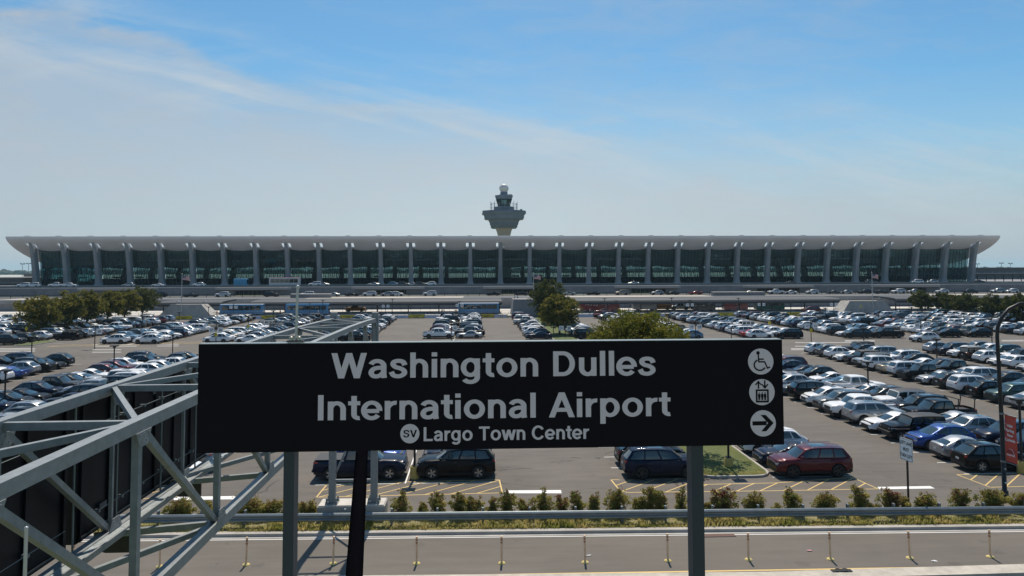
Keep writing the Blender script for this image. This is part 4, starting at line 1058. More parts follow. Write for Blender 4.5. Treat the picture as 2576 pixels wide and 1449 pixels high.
if far_batch:
    V = []; Fc = []; MI = []; off = 0
    for kd, cl, var, X, Y, z, yaw in far_batch:
        v_, f_, mi_ = lib(kd, '' if var == 'clad' else var); c_, s_ = math.cos(yaw), math.sin(yaw)
        V.append(np.stack([v_[:, 0]*c_-v_[:, 1]*s_+X, v_[:, 0]*s_+v_[:, 1]*c_+Y, v_[:, 2]+z], 1)); pi = midx[PAINT[cl].name]
        Fc += [[q+off for q in f] for f in f_]; MI += [pi if q < 0 else q for q in mi_]; off += len(v_)
    me = bpy.data.meshes.new('distant_parked_cars'); me.from_pydata(np.concatenate(V).tolist(), [], Fc)
    for m_ in allm: me.materials.append(m_)
    me.polygons.foreach_set('material_index', MI); me.polygons.foreach_set('use_smooth', [True]*len(Fc)); me.update()
    o = bpy.data.objects.new('distant_parked_cars', me); col.objects.link(o)
    tag(o, 'hundreds of small parked cars filling the farthest part of the car park', 'cars', kind='stuff')
# ---- cars on the ramp road and the departures road (pictures x range -> place) ----
def lane(lst, yb, Y, z, what, grp, flipx=None):
    for i, (x0, x1, kd, cl, nd) in enumerate(lst):
        c_ = atY((x0+x1)/2, yb, Y); place_car(kd, cl, c_.x, Y, z+.006, 0 if nd > 0 else math.pi, '%s %s, %s from left on %s' % (cl, WORDS[kd], ordn(i), what), grp, near=False)
lane([(50, 72, 'suv', 'white', -1), (73, 96, 'suv', 'white', -1), (125, 163, 'pickup', 'white', -1), (166, 194, 'crossover', 'white', 1), (314, 334, 'crossover', 'silver', -1), (386, 410, 'sedan', 'white', -1), (488, 514, 'crossover', 'white', -1),
      (782, 804, 'suv', 'white', -1), (804, 822, 'sedan', 'silver', -1), (930, 949, 'sedan', 'silver', -1), (979, 1004, 'crossover', 'light blue', 1), (1006, 1022, 'crossover', 'dark grey', 1), (1025, 1046, 'sedan', 'silver', -1), (1049, 1067, 'crossover', 'dark grey', 1), (1071, 1094, 'crossover', 'white', -1),
      (1577, 1607, 'sedan', 'silver', -1), (1975, 1999, 'sedan', 'dark grey', -1), (2177, 2203, 'crossover', 'grey', 1), (2290, 2322, 'minivan', 'white', -1), (2332, 2354, 'crossover', 'silver', -1), (2448, 2472, 'sedan', 'black', -1)],
     716, 271, 7.05, 'the road before the terminal', 'vehicles on the departures road')
lane([(392, 410, 'suv', 'black', -1), (470, 490, 'sedan', 'black', -1), (541, 579, 'suv', 'white', -1), (666, 700, 'suv', 'dark grey', 1), (757, 791, 'suv', 'white', -1), (822, 854, 'sedan', 'silver', -1), (870, 902, 'sedan', 'black', 1), (914, 946, 'suv', 'white', -1), (958, 991, 'crossover', 'silver', -1), (991, 1008, 'crossover', 'white', 1), (1065, 1098, 'suv', 'white', -1), (1226, 1255, 'sedan', 'black', -1),
      (1293, 1330, 'sedan', 'black', -1), (1423, 1438, 'sedan', 'silver', -1), (1476, 1508, 'sedan', 'black', -1), (1549, 1579, 'suv', 'beige', -1), (1634, 1672, 'crossover', 'silver', -1), (1676, 1706, 'sedan', 'black', -1), (1735, 1764, 'sedan', 'red', -1), (1867, 1900, 'sedan', 'silver', -1),
      (1934, 1970, 'pickup', 'white', -1), (1971, 2004, 'sedan', 'white', -1), (2026, 2059, 'crossover', 'white', -1), (2082, 2108, 'sedan', 'grey', -1), (2108, 2146, 'sedan', 'silver', -1), (2159, 2190, 'crossover', 'dark grey', -1), (2203, 2230, 'sedan', 'dark grey', 1), (2239, 2281, 'suv', 'white', -1), (2286, 2310, 'crossover', 'silver', -1), (2353, 2386, 'crossover', 'white', -1), (2427, 2460, 'crossover', 'dark grey', 1), (2494, 2526, 'suv', 'silver', -1), (2528, 2562, 'crossover', 'white', -1)],
     741, 251, 3.96, 'the ramp road under the terminal', 'vehicles on the ramp road')
p = atg(2334, 861); place_car('crossover', 'white', p.x, p.y+1, gz(p.y)+.006, math.pi, 'white compact SUV driving across the aisle in front of the 15 14 sign', 'cars moving through the car park')
p = atY(1516, 786, 196.6); place_car('sedan', 'dark red', p.x, 196.6, .866, math.pi, 'dark red sedan in front of the red bus on the bus lane', 'vehicles on the lower road', near=False)
p = atY(2040, 786, 196.6); place_car('minivan', 'dark red', p.x, 196.6, .866, math.pi, 'dark red minivan right of the red van on the bus lane', 'vehicles on the lower road', near=False)
# ================================================================ trees, bushes, grass
def leafmat(name, c, c2, tr=.4):
    mt = bpy.data.materials.new(name); mt.use_nodes = True; t = mt.node_tree; t.nodes.clear()
    o = t.nodes.new('ShaderNodeOutputMaterial'); mx = t.nodes.new('ShaderNodeMixShader'); d = t.nodes.new('ShaderNodeBsdfDiffuse'); tl = t.nodes.new('ShaderNodeBsdfTranslucent')
    g = t.nodes.new('ShaderNodeTexCoord'); n = t.nodes.new('ShaderNodeTexNoise'); n.inputs['Scale'].default_value = 1.1; n.inputs['Detail'].default_value = 3
    cr = t.nodes.new('ShaderNodeValToRGB'); cr.color_ramp.elements[0].position = .38; cr.color_ramp.elements[1].position = .64
    cr.color_ramp.elements[0].color = (*c, 1); cr.color_ramp.elements[1].color = (*c2, 1)
    t.links.new(g.outputs['Object'], n.inputs['Vector']); t.links.new(n.outputs[0], cr.inputs[0])
    t.links.new(cr.outputs[0], d.inputs[0]); t.links.new(cr.outputs[0], tl.inputs[0]); mx.inputs[0].default_value = tr
    t.links.new(d.outputs[0], mx.inputs[1]); t.links.new(tl.outputs[0], mx.inputs[2]); t.links.new(mx.outputs[0], o.inputs[0]); return mt
M['leafbright'] = leafmat('leaf_yellow_green', (.085, .10, .02), (.24, .22, .04), .42)
M['bark'] = mat('bark', (.07, .055, .045), .9, var=(6, .3))
M['leaf'] = leafmat('leaf_olive', (.075, .09, .022), (.25, .21, .05)); M['leafdark'] = leafmat('leaf_dark', (.045, .06, .02), (.12, .125, .035), .35)
M['bushleaf'] = leafmat('bush_leaf', (.19, .20, .055), (.50, .42, .12)); M['bushred'] = leafmat('bush_leaf_red', (.22, .09, .07), (.25, .17, .07)); M['blade'] = leafmat('grass_blade', (.30, .30, .08), (.60, .50, .20), .55)
def rdir(rnd):
    z = rnd.uniform(-1, 1); a = rnd.uniform(0, 6.283); q = math.sqrt(1-z*z); return Vector((q*math.cos(a), q*math.sin(a), z))
def leaves(b, rnd, c, r, n, size, mis=(0,), squash=.8):
    for _ in range(n):
        d = rdir(rnd); q = rnd.random()**.45; p = Vector((c[0]+d.x*r*q, c[1]+d.y*r*q, c[2]+d.z*r*q*squash))
        u_ = rdir(rnd); u_.z *= .6; u_.normalize(); v_ = u_.cross(rdir(rnd)).normalized(); s = size*rnd.uniform(.6, 1.3)
        b.add([p-u_*s, p+v_*s*.55, p+u_*s, p-v_*s*.55], [(0, 1, 2, 3)], rnd.choice(mis))
def tree(x, y, z, H, Wd, label, seed, leaf, nclump=46, nl=60, size=.2, group=None, bare=.28, lean=0, low=.0):
    rnd = random.Random(seed); t_ = thing('tree', (x, y, z), rnd.uniform(0, 6), label, 'tree', group)
    b = MB(); th = H*bare; r0 = H*.022+.03
    top = Vector((lean, 0, H*.62)); b.tube([(0, 0, -.05), (lean*.15, 0, th*.5), (lean*.3, .03, th), top], [r0*1.25, r0, r0*.85, r0*.3], 8)
    cl = []
    nb = 9
    for i in range(nb):
        a = i*2.399+rnd.uniform(-.3, .3); el = rnd.uniform(.25, 1.1); L = Wd*.5*rnd.uniform(.65, .95)
        s = Vector((lean*.3, 0, th*rnd.uniform(.75, 1.25))); e = s+Vector((math.cos(a)*L*math.cos(el*.8), math.sin(a)*L*math.cos(el*.8), L*(.35+math.sin(el)*.9)))
        e.z = min(e.z, H*.88); m_ = (s+e)/2+Vector((0, 0, -.06*L)); b.tube([s, m_, e], [r0*.5, r0*.32, r0*.12], 5, cap=False)
        for q in range(3):
            f = e+rdir(rnd)*L*.35; f.z = max(f.z, th*.8); b.tube([m_.lerp(e, .6), f], [r0*.16, r0*.06], 4, cap=False)
    b.build('trunk', M['bark'], t_)
    c = MB(); zc_ = (th*.85+H)/2; rz = (H-th*.85)/2
    for i in range(nclump):
        d = rdir(rnd); q = rnd.uniform(.5, 1.06) if rnd.random() < .8 else rnd.uniform(.1, .5)
        up = max(.0, d.z); w_ = Wd/2*(.84 if d.z < 0 else 1)*(1-.18*up)
        p = (d.x*w_*q+lean*.6, d.y*w_*q, zc_+d.z*rz*q*.92-low*(1-q))
        leaves(c, rnd, p, Wd*rnd.uniform(.07, .15), nl, size)
    for i in range(nclump//3):
        d = rdir(rnd); leaves(c, rnd, (d.x*Wd*.52, d.y*Wd*.52, zc_+d.z*rz*1.0), Wd*.06, nl//4, size*.85)
    c.build('crown', leaf, t_); return t_
LT = 'trees in the row at the left of the car park'
for i, (tx, yb, ytop, wpx, nm) in enumerate(((97, 848, 748, 108, 'leftmost and nearest of the six olive green trees at left'), (163, 836, 738, 92, 'second of the six olive trees at left, behind the nearest one'), (218, 826, 734, 84, 'third of the six olive trees at left'),
        (270, 818, 736, 78, 'fourth of the six olive trees at left, slim trunk'), (313, 810, 730, 70, 'fifth of the six olive trees at left'), (358, 803, 722, 76, 'sixth and rightmost of the olive trees at left, darker crown'))):
    p = atg(tx, yb); f = FPX/p.y; tree(p.x, p.y, p.z, (yb-ytop)/f, wpx/f, nm, 20+i, M['leaf'] if i < 5 else M['leafdark'], 84, 58, .27, LT, bare=.26, low=.3)
CT = 'trees on the planted island'
p = atY(1380, 700, 165); tree(p.x, 165, gz(165), p.z-.9, 9.0, 'tallest tree on the island, narrow dark crown left of the low round one', 31, M['leafdark'], 150, 75, .26, CT, bare=.12)
p = atY(1407, 738, 138); tree(p.x, 138, gz(138), p.z-.9, 8.0, 'broad olive tree in front of the tallest island tree', 32, M['leaf'], 140, 75, .24, CT, bare=.22)
p = atY(1603, 784, 71); tree(p.x, 71, gz(71), p.z-gz(71), 9.6, 'bushy yellow green tree rising behind the station sign', 33, M['leafbright'], 260, 125, .14, CT, bare=.22)
tree(15.3, 50.2, .15, 6.4, 5.6, 'small island tree hidden behind the station sign, only its thin trunk showing below it', 34, M['leafdark'], 50, 40, .14, CT, bare=.42)
for i, (tx, yb, yt, wpx, nm) in enumerate(((2320, 789, 731, 54, 'leftmost of the dark trees at the far right'), (2374, 790, 737, 50, 'second dark tree from the left at the far right'), (2402, 795, 740, 52, 'third dark tree at the far right, half hidden by neighbours'), (2432, 799, 738, 60, 'fourth dark tree at the far right'), (2498, 806, 739, 64, 'fifth dark tree at the far right, near the curved lamp'), (2566, 818, 738, 70, 'last dark tree at the right edge'))):
    p = atg(tx, yb); f = FPX/p.y; tree(p.x, p.y, p.z, (yb-yt)/f, wpx*1.12/f, nm, 50+i, M['leafdark'], 95, 55, .27, 'dark trees at the far right of the car park', bare=.26)
# hedge-like bushes along the guard rail
def bush(cx, ytop, wpx, label, seed, red=.0):
    wpx *= 1.22
    Y = 38.3-.027*atY(cx, 1285, 38.3).x; q = atY(cx, 1285, Y); tp_ = atY(cx, ytop, Y); f = FPX/Y; z0 = .12; H = (tp_.z-z0)*1.06; W_ = wpx/f; rnd = random.Random(seed)
    t_ = thing('bush', (q.x, Y, z0), 0, label, 'bush', 'bushes behind the guard rail')
    b = MB(); c = MB(); ns = max(4, int(W_*9))
    for i in range(ns):
        a = rnd.uniform(0, 6.28); e = Vector((math.cos(a)*W_*.38*rnd.random(), math.sin(a)*.35*rnd.random(), H*rnd.uniform(.6, .97)))
        b.tube([(e.x*.25, e.y*.25, -.03), (e.x*.5, e.y*.5, e.z*.5), e], [.012, .009, .004], 4, cap=False)
        for k in range(4):
            z = rnd.uniform(.25, 1)*e.z; pt = Vector((e.x*(.3+.7*z/e.z), e.y*(.3+.7*z/e.z), z)); leaves(c, rnd, pt+rdir(rnd)*.08, W_*rnd.uniform(.10, .2)+.05, 40, .055, (0, 0, 0, 1) if red == 0 else (0, 1))
        leaves(c, rnd, e, .13, 34, .05, (0, 0, 1) if red == 0 else (1,))
    n = int(W_*16)
    for i in range(n):
        leaves(c, rnd, (rnd.uniform(-.5, .5)*W_*.85, rnd.uniform(-.3, .3), H*rnd.uniform(.15, .72)), .17, 44, .058)
    b.build('stem', M['bark'], t_); c.build('foliage', [M['bushleaf'], M['bushred']], t_)
BL = [(450, 1258, 66), (520, 1262, 34), (628, 1256, 74), (690, 1262, 50), (775, 1262, 44), (1011, 1243, 45), (1064, 1266, 30), (1101, 1240, 38), (1154, 1240, 38), (1194, 1252, 40), (1236, 1252, 30), (1276, 1236, 44), (1325, 1257, 38), (1365, 1232, 44), (1412, 1250, 34), (1453, 1240, 34), (1494, 1241, 38),
      (1550, 1234, 60), (1611, 1254, 44), (1637, 1212, 32), (1664, 1240, 40), (1713, 1228, 30), (1778, 1266, 26), (1824, 1231, 70), (1900, 1244, 56), (1955, 1270, 24), (1992, 1226, 50), (2075, 1237, 62), (2160, 1226, 46), (2195, 1268, 24), (2242, 1231, 66), (2280, 1244, 22), (2330, 1244, 54), (2417, 1230, 46), (2497, 1236, 68), (2566, 1244, 52)]
names = ['left of the gantry leg', 'between the gantry braces', 'wide, left of the sign post', 'behind the left sign post', 'beside the concrete footing at left', 'tall narrow, right of the concrete footing', 'very low, right of the tall narrow one', 'slender with open top', 'slender, next to the open topped one', 'small rounded', 'small pointed', 'spiky, by the white stop line', 'low and round with yellow tips', 'dense dark, tallest near the middle',
         'small with red tips', 'dark upright, left of middle right', 'yellow green upright', 'broad double topped', 'low, left of the tallest sprout', 'thin and tallest sprout', 'upright beside the tallest sprout', 'dark, at the right sign post', 'very low, right of the sign post', 'broad brownish, under the grass island', 'dark green, below the red vehicle nose', 'tiny brown tuft', 'pointed with a dry tip', 'round with bare stems', 'dense upright green', 'tiny, beside the dense upright one', 'brownish, left of the LEFT LANE sign',
         'thin, at the LEFT LANE sign post', 'low rounded, right of the LEFT LANE sign', 'narrow upright before the banner pole', 'wide, at the foot of the banner pole', 'at the right edge']
for i, (cx, yt, w_) in enumerate(BL): bush(cx, yt, w_, 'bush behind the guard rail, '+names[i], 100+i, 1 if i in (14, 23, 30) else 0)
# grass tufts of the planting strip and blades of the near island: nobody could count them
rnd = random.Random(9); b = MB()
for i in range(30000):
    x = rnd.uniform(-20, 30); Y = 36.74+abs(rnd.gauss(0, .75))-.027*x
    if Y > 38.9-.027*x: continue
    if 1 < (x*.9+Y*3) % 7 < 2.2 and rnd.random() < .6: continue
    h = rnd.uniform(.09, .30)*(1.2 if math.sin(x*1.7)+math.sin(x*.61) > 0 else .7); a = rnd.uniform(0, 3.14); w_ = .024; l = rnd.uniform(-.12, .12), rnd.uniform(-.14, .04)
    dx, dy = math.cos(a)*w_, math.sin(a)*w_
    b.add([(x-dx, Y-dy, .1), (x+dx, Y+dy, .1), (x+dx*.6+l[0]*.4, Y+dy*.6+l[1]*.4, .1+h*.65), (x-dx*.6+l[0]*.4, Y-dy*.6+l[1]*.4, .1+h*.65), (x+l[0], Y+l[1], .1+h)], [(0, 1, 2, 3), (3, 2, 4)])
for i in range(9000):
    x = rnd.uniform(13.9, 18.4); Y = 45.4+rnd.random()**1.6*16; h = rnd.uniform(.03, .08); z = gz(Y)+.2; a = rnd.uniform(0, 3.14); dx, dy = math.cos(a)*.012, math.sin(a)*.012
    b.add([(x-dx, Y-dy, z-.05), (x+dx, Y+dy, z-.05), (x+rnd.uniform(-.03, .03), Y+rnd.uniform(-.03, .03), z+h)], [(0, 1, 2)])
tag(b.build('grass', M['blade']), 'rough dry grass along the guard rail and on the near planted island', 'grass', kind='stuff')
# ================================================================ street furniture, buses, barriers
def text(name, s, size, loc, mt, par, rot=(90, 0, 0), align='CENTER', ext=.002, bold=0.0, sx=1.0, sp=1.0):
    cu_ = bpy.data.curves.new(name, 'FONT'); cu_.body = s; cu_.size = size; cu_.align_x = align; cu_.align_y = 'CENTER'; cu_.extrude = ext; cu_.offset = bold; cu_.space_character = sp
    o = bpy.data.objects.new(name, cu_); col.objects.link(o); me = bpy.data.meshes.new_from_object(o); bpy.data.objects.remove(o)
    o = bpy.data.objects.new(name, me); col.objects.link(o); me.materials.clear(); me.materials.append(mt); o.parent = par; o.location = loc; o.rotation_euler = tuple(R(a) for a in rot); o.scale = (sx, 1, 1); return o
M['ink'] = mat('sign_ink', (.02, .022, .03), .6); M['signyellow'] = mat('sign_yellow', (.75, .58, .02), .5); M['lampglass'] = mat('lamp_glass', (.4, .4, .38), .3)
M['silver_pole'] = mat('silver_pole', (.50, .50, .49), .4, metal=.4); M['footing'] = mat('yellow_footing', (.50, .36, .10), .8, var=(3, .2)); M['flagred'] = mat('flag_red', (.45, .10, .10), .8); M['flagwhite'] = mat('flag_white', (.65, .6, .6), .8); M['flagblue'] = mat('flag_blue', (.03, .04, .12), .8)
# lamp posts: picture x, head y, foot y
def lamp_post(px, yh, yb, label, foot=0, Y=None, hd=.42):
    p = atY(px, yb, Y) if Y else atg(px, yb); hz = atY(px, yh, p.y).z-p.z
    t_ = thing('lamp_post', (p.x, p.y, p.z), 0, label, 'lamp post', 'black lamp posts of the car park')
    b = MB(); b.tube([(0, 0, foot), (0, 0, hz-.05)], .075, 8); b.box(-.16, .16, -.16, .16, foot, foot+.05); b.build('pole', M['black'], t_)
    b = MB(); b.box(-hd, hd, -hd*.8, hd*.8, hz-.05, hz+.07); b.box(-.12, .12, -.12, .12, hz-.28, hz-.051); hdo = b.build('lamp_head', M['black'], t_)
    MB().box(-hd*.8, hd*.8, -hd*.6, hd*.6, hz-.062, hz-.052).build('lamp_glass', M['lampglass'], hdo)
    if foot:
        b = MB(); b.lathe([(.29, -.05), (.29, foot-.04), (.25, foot), (.01, foot)], n=18); f_ = b.build('footing', M['footing'], t_)
        b = MB()
        for k in range(4): a = k*math.pi/2+.4; b.tube([(.2*math.cos(a), .2*math.sin(a), foot), (.2*math.cos(a), .2*math.sin(a), foot+.1)], .025, 5)
        tag(b.build('anchor_bolts', M['galv'], t_))
LP = [(11, 932, 1037, 'lamp post nearest the left edge of the photo'), (286, 870, 949, 'lamp post right of the 29 28 sign, nearer'), (79, 847, 906, 'lamp post at left among dark parked cars'), (434, 842, 893, 'lamp post at the crossing bars left of the station sign'),
      (357, 796, 847, 'lamp post below the darkest tree of the left group'), (450, 786, 821, 'lamp post before the left concrete block, near the flagpole'), (192, 793, 832, 'lamp post between the second and third left trees'), (524, 772, 803, 'lamp post at the right edge of the left concrete block'), (624, 796, 843, 'lamp post behind the top left corner of the station sign'),
      (687, 782, 823, 'lamp post left of the silver rod'), (920, 780, 797, 'lamp post just left of the gantry end post'), (1147, 780, 816, 'thin lamp post above the 23 22 sign'), (1135, 808, 850, 'lamp post carrying no sign among the cars of row 23 22'), (1682, 790, 818, 'lamp post right of the bushy tree'), (1392, 790, 843, 'lamp post under the broad island tree'),
      (1789, 763, 800, 'lamp post behind the cars of row 19 18'), (1855, 773, 813, 'lamp post below the red van'), (1840, 826, 860, 'short dark lamp post right of the 19 18 sign'), (1990, 763, 806, 'lamp post left of the dark red minivan'), (2077, 775, 816, 'lamp post by the white pickup near the barrier'), (2182, 787, 831, 'lamp post before the right concrete block'),
      (2187, 763, 788, 'far lamp post in front of the right concrete block'), (2174, 826, 887, 'lamp post between the two blocks of cars, right'), (2294, 773, 806, 'lamp post left of the dark right hand trees'), (2426, 787, 831, 'lamp post under the dark right hand trees'), (2496, 823, 872, 'lamp post just left of the curved lamp'), (2358, 853, 927, 'lamp post in front of the white SUVs at right'), (2185, 911, 1003, 'nearest tall lamp post right of the station sign')]
for px, yh, yb, nm in LP: lamp_post(px, yh, yb, nm)
for i, (px, yh) in enumerate(((779, 761), (812, 755), (948, 767), (987, 752), (1156, 758), (1550, 756), (1521, 751), (1585, 765), (1628, 777), (1690, 750), (1736, 755), (1858, 750), (1915, 755))):
    lamp_post(px, yh, 787, '%s lamp post from the left along the bus lane' % ordn(i), Y=191.5, hd=.5)
for px, yb, nm in ((1043, 1203, 'lamp post on a yellow footing between the two front left vehicles'), (1833, 1181, 'lamp post on a yellow footing in the grass island')):
    lamp_post(px, yb-165, yb, nm, foot=.78)
p = atY(2571, 1170, 45.8); lamp_post(2571, 1005, 1190, 'lamp post on a yellow footing at the right edge', foot=.78)
# numbered row signs
def row_sign(px, yb, yc, size, nums, label, Y=None, diamond=None):
    p = atY(px, yb, Y) if Y else atg(px, yb); zc_ = atY(px, yc, p.y).z-p.z; f = FPX/p.y; s = size
    t_ = thing('row_sign', (p.x, p.y, p.z), 0, label, 'row sign', 'numbered signs of the parking rows')
    MB().tube([(0, 0, 0), (0, 0, zc_+.9)], .07, 7).build('post', M['black'], t_)
    MB().box(-.32, .32, -.25, .25, zc_+.9, zc_+1.0).build('lamp_head', M['black'], t_)
    for q, sx_ in zip(nums, (-1, 1)):
        x = sx_*(s*.5+.28); o = MB().box(x-s/2, x+s/2, -.09, -.05, zc_-s/2, zc_+s/2).build('number_panel', M['signwhite'], t_)
        text('number', q, s*.62, (x, -.094, zc_), M['ink'], o, bold=.012)
    b = MB(); b.bar((-s-.2, 0, zc_+.1), (s+.2, 0, zc_+.1), .05); b.build('bracket', M['black'], t_)
    if diamond: add_diamond(t_, diamond)
def add_diamond(t_, z):
    b = MB(); r_ = .46; b.add([(0, -.11, z-r_), (r_*.62, -.11, z), (0, -.11, z+r_), (-r_*.62, -.11, z), (0, -.08, z-r_), (r_*.62, -.08, z), (0, -.08, z+r_), (-r_*.62, -.08, z)], [(0, 1, 2, 3), (7, 6, 5, 4), (0, 4, 5, 1), (1, 5, 6, 2), (2, 6, 7, 3), (3, 7, 4, 0)])
    o = b.build('warning_panel', M['signyellow'], t_)
    b = MB(); b.lathe([(.001, -.05), (.05, -.03), (.05, .03), (.001, .05)], (0, -.115, z+.17), 8); b.bar((0, -.115, z+.12), (0, -.115, z-.05), .07, .01); b.bar((0, -.115, z-.04), (-.09, -.115, z-.2), .04, .01); b.bar((0, -.115, z-.04), (.09, -.115, z-.2), .04, .01)
    b.build('walking_symbol', M['ink'], o)
row_sign(238, 878, 834, .85, ('29', '28'), 'white number signs 29 and 28 on a black post')
row_sign(543, 872, 830, .88, ('27', '26'), 'white number signs 27 and 26 above the station sign corner', diamond=2.0)
row_sign(1135, 862, 825, .8, ('23', '22'), 'white number signs 23 and 22 among parked cars')
row_sign(1422, 850, 825.5, .85, ('21', '20'), 'white number signs 21 and 20 on the planted island')
row_sign(1750, 858, 822, .85, ('19', '18'), 'white number signs 19 and 18 right of the bushy tree')
row_sign(2041, 862, 820, .88, ('17', '16'), 'white number signs 17 and 16 over a yellow diamond', diamond=2.1)
row_sign(2318, 860, 818.5, .88, ('15', '14'), 'white number signs 15 and 14 in front of dark cars')
for px, y, n_, s in ((587, 773, ('29', '28'), .75), (970, 770, ('25', '24'), .7), (1156, 768, ('23', '22'), .75), (1736, 767, ('17', '16'), .75), (1916, 766, ('15', '14'), .75), (2098, 765.5, ('13', '12'), .78)):
    row_sign(px, 795, y, s, n_, 'small far number signs %s and %s at the bus lane' % n_, Y=190.5)
for px, y, yb, nm in ((66, 827, 853, 'yellow pedestrian diamond sign under the nearest left tree'), (624, 821, 846, 'yellow pedestrian diamond sign left of the silver rod'), (1936, 812, 842, 'yellow pedestrian diamond sign between the 19 18 and 17 16 signs'), (2166, 771, 795, 'yellow pedestrian diamond sign in front of the right concrete block'), (536, 768, 792, 'yellow pedestrian diamond sign beside the left concrete block')):
    p = atg(px, yb); t_ = thing('warning_sign', tuple(p), 0, nm, 'warning sign', 'yellow diamond signs'); z = atY(px, y, p.y).z-p.z; MB().tube([(0, 0, 0), (0, 0, z+.3)], .05, 6).build('post', M['black'], t_); add_diamond(t_, z)
# flagpoles
def flag(px, yt, label, Y=190):
    p = atY(px, yt, Y); h = p.z-.9; t_ = thing('flagpole', (p.x, Y, .9), 0, label, 'flagpole', 'flagpoles with national flags')
    b = MB(); b.tube([(0, 0, 0), (0, 0, h)], [.13, .07], 8); b.build('pole', M['silver_pole'], t_)
    b = MB(); b.lathe([(.001, -.14), (.1, -.1), (.14, 0), (.1, .1), (.001, .14)], (0, 0, h+.1), 10); b.build('finial', M['silver_pole'], t_)
    W_, Hh = 2.0, 1.15; n = 18; b = MB(); P = []
    for i in range(n+1):
        q = i/n; x = .1+W_*q*.92; yv = .22*math.sin(q*8)*q; dz = -.42*q**1.3-.06*math.sin(q*7)
        P.append([(x+.06*math.sin(j*.8), yv+.02*j*q, h-.25+dz-Hh*j/13) for j in range(14)])
    b.grid(P, lambda i, j: 2 if (i < n*.42 and j < 7) else (0 if j % 2 == 0 else 1), True); f_ = b.build('flag', [M['flagred'], M['flagwhite'], M['flagblue']], t_)
    b = MB()
    for r_ in range(9):
        for c_ in range(6 if r_ % 2 == 0 else 5):
            q = .03+(c_+(.5 if r_ % 2 else 0))*.065; i0 = q*n; a = P[int(i0)][0]; z = a[2]-.04-r_*.064; s = .018
            for sd_ in (-1, 1): b.add([(a[0]+.03-s, a[1]+.012*sd_, z-s), (a[0]+.03+s, a[1]+.012*sd_, z-s), (a[0]+.03+s, a[1]+.012*sd_, z+s), (a[0]+.03-s, a[1]+.012*sd_, z+s)], [(0, 1, 2, 3)])
    tag(b.build('stars', M['flagwhite'], f_), kind='stuff')
flag(458, 690, 'left flagpole with a waving striped flag by the left concrete block'); flag(1342, 688, 'middle flagpole with a flag, left of the island trees'); flag(2193, 686, 'right flagpole with a flag at the right concrete block')
# sloped concrete blocks
def frustum(name, x0, x1, y0, y1, z0, z1, inset, label, mt, lampside=1):
    t_ = thing(name, ((x0+x1)/2, (y0+y1)/2, z0), 0, label, 'concrete block', 'sloped concrete blocks behind the car park'); w_, d_, h = (x1-x0)/2, (y1-y0)/2, z1-z0
    a, dd = inset; vs = [(-w_, -d_, 0), (w_, -d_, 0), (w_, d_, 0), (-w_, d_, 0), (-w_+a, -d_+dd, h), (w_-a, -d_+dd, h), (w_-a, d_-dd, h), (-w_+a, d_-dd, h)]
    b = MB(); b.add(vs, [(0, 1, 5, 4), (1, 2, 6, 5), (2, 3, 7, 6), (3, 0, 4, 7), (4, 5, 6, 7)]); b.build('block_body', mt, t_)
    for k, sx_ in enumerate((-1, 1)):
        x = sx_*(w_-a-.5); b = MB(); b.tube([(x, 0, h), (x, 0, h+.55), (x+.25, 0, h+.8), (x+.65, 0, h+.8), (x+.85, 0, h+.55)], .09, 6); b.lathe([(.12, .15), (.3, -.1), (.3, -.2), (.01, -.2)], (x+.85, 0, h+.45), 10); b.build('lamp_arm', M['galv'], t_)
    b = MB(); b.box(-w_+a-.05, w_-a+.05, -d_+dd-.05, -d_+dd+.12, h+.003, h+.12); b.build('coping', M['conc_light'], t_)
frustum('ventilation_block', -84.0, -69.6, 190, 196, .9, 4.2, (3.2, .8), 'grey sloped concrete block behind the left flagpole', M['conc'])
frustum('ventilation_block', 98.6, 113.6, 189.6, 196, .9, 4.2, (2.6, .8), 'grey sloped concrete block behind the right flagpole', M['conc'])
frustum('ventilation_block', 8.6, 22.4, 187.8, 199, .4, 5.2, (.5, .4), 'tall dark sloped block between the middle flagpole and the island trees', M['conc_wall'])
# jersey barriers and yellow notices
M['barrier'] = mat('barrier_paint', (.50, .53, .60), .7, var=(.8, .1)); M['noticeframe'] = mat('notice_frame', (.30, .30, .28), .7)
jb = MB(); sec = [(-.32, 0), (-.32, .1), (-.14, .35), (-.10, .82), (.10, .82), (.14, .35), (.32, .1), (.32, 0)]
jb.grid([[(x, y, z) for y, z in sec] for x in (-2.95, 2.95)], 0, False, close=True)
for x, o_ in ((-2.95, 1), (2.95, -1)): jb.add([(x, y, z) for y, z in sec], [tuple(range(8))[::o_]])
jme = jb.mesh('jersey_barrier', M['barrier'])
def noticem():
    b = MB(); b.box(-2.2, 2.2, -.06, .0, .1, 1.05, 1); b.box(-2.02, 2.02, -.075, -.062, .2, .98, 0)
    for x in (-1.7, 1.7): b.add([(x-.17, -.08, .3), (x+.17, -.08, .3), (x, -.08, .72)], [(0, 1, 2)], 2)
    for r_, (z, n) in enumerate(((.68, 9), (.36, 4))):
        for k in range(n): x = (k-(n-1)/2)*.29; b.box(x-.11, x+.11, -.08, -.076, z-.1, z+.1, 2)
    return b.mesh('notice_board', [M['signyellow'], M['noticeframe'], M['ink']])
nme = noticem(); cnt = 0; nots = []
for px in (679, 876, 1048, 1223, 1640, 1825, 1998, 464): nots.append(atY(px, 793, 188.6).x)
xq = atY(-20, 797, 188.6).x
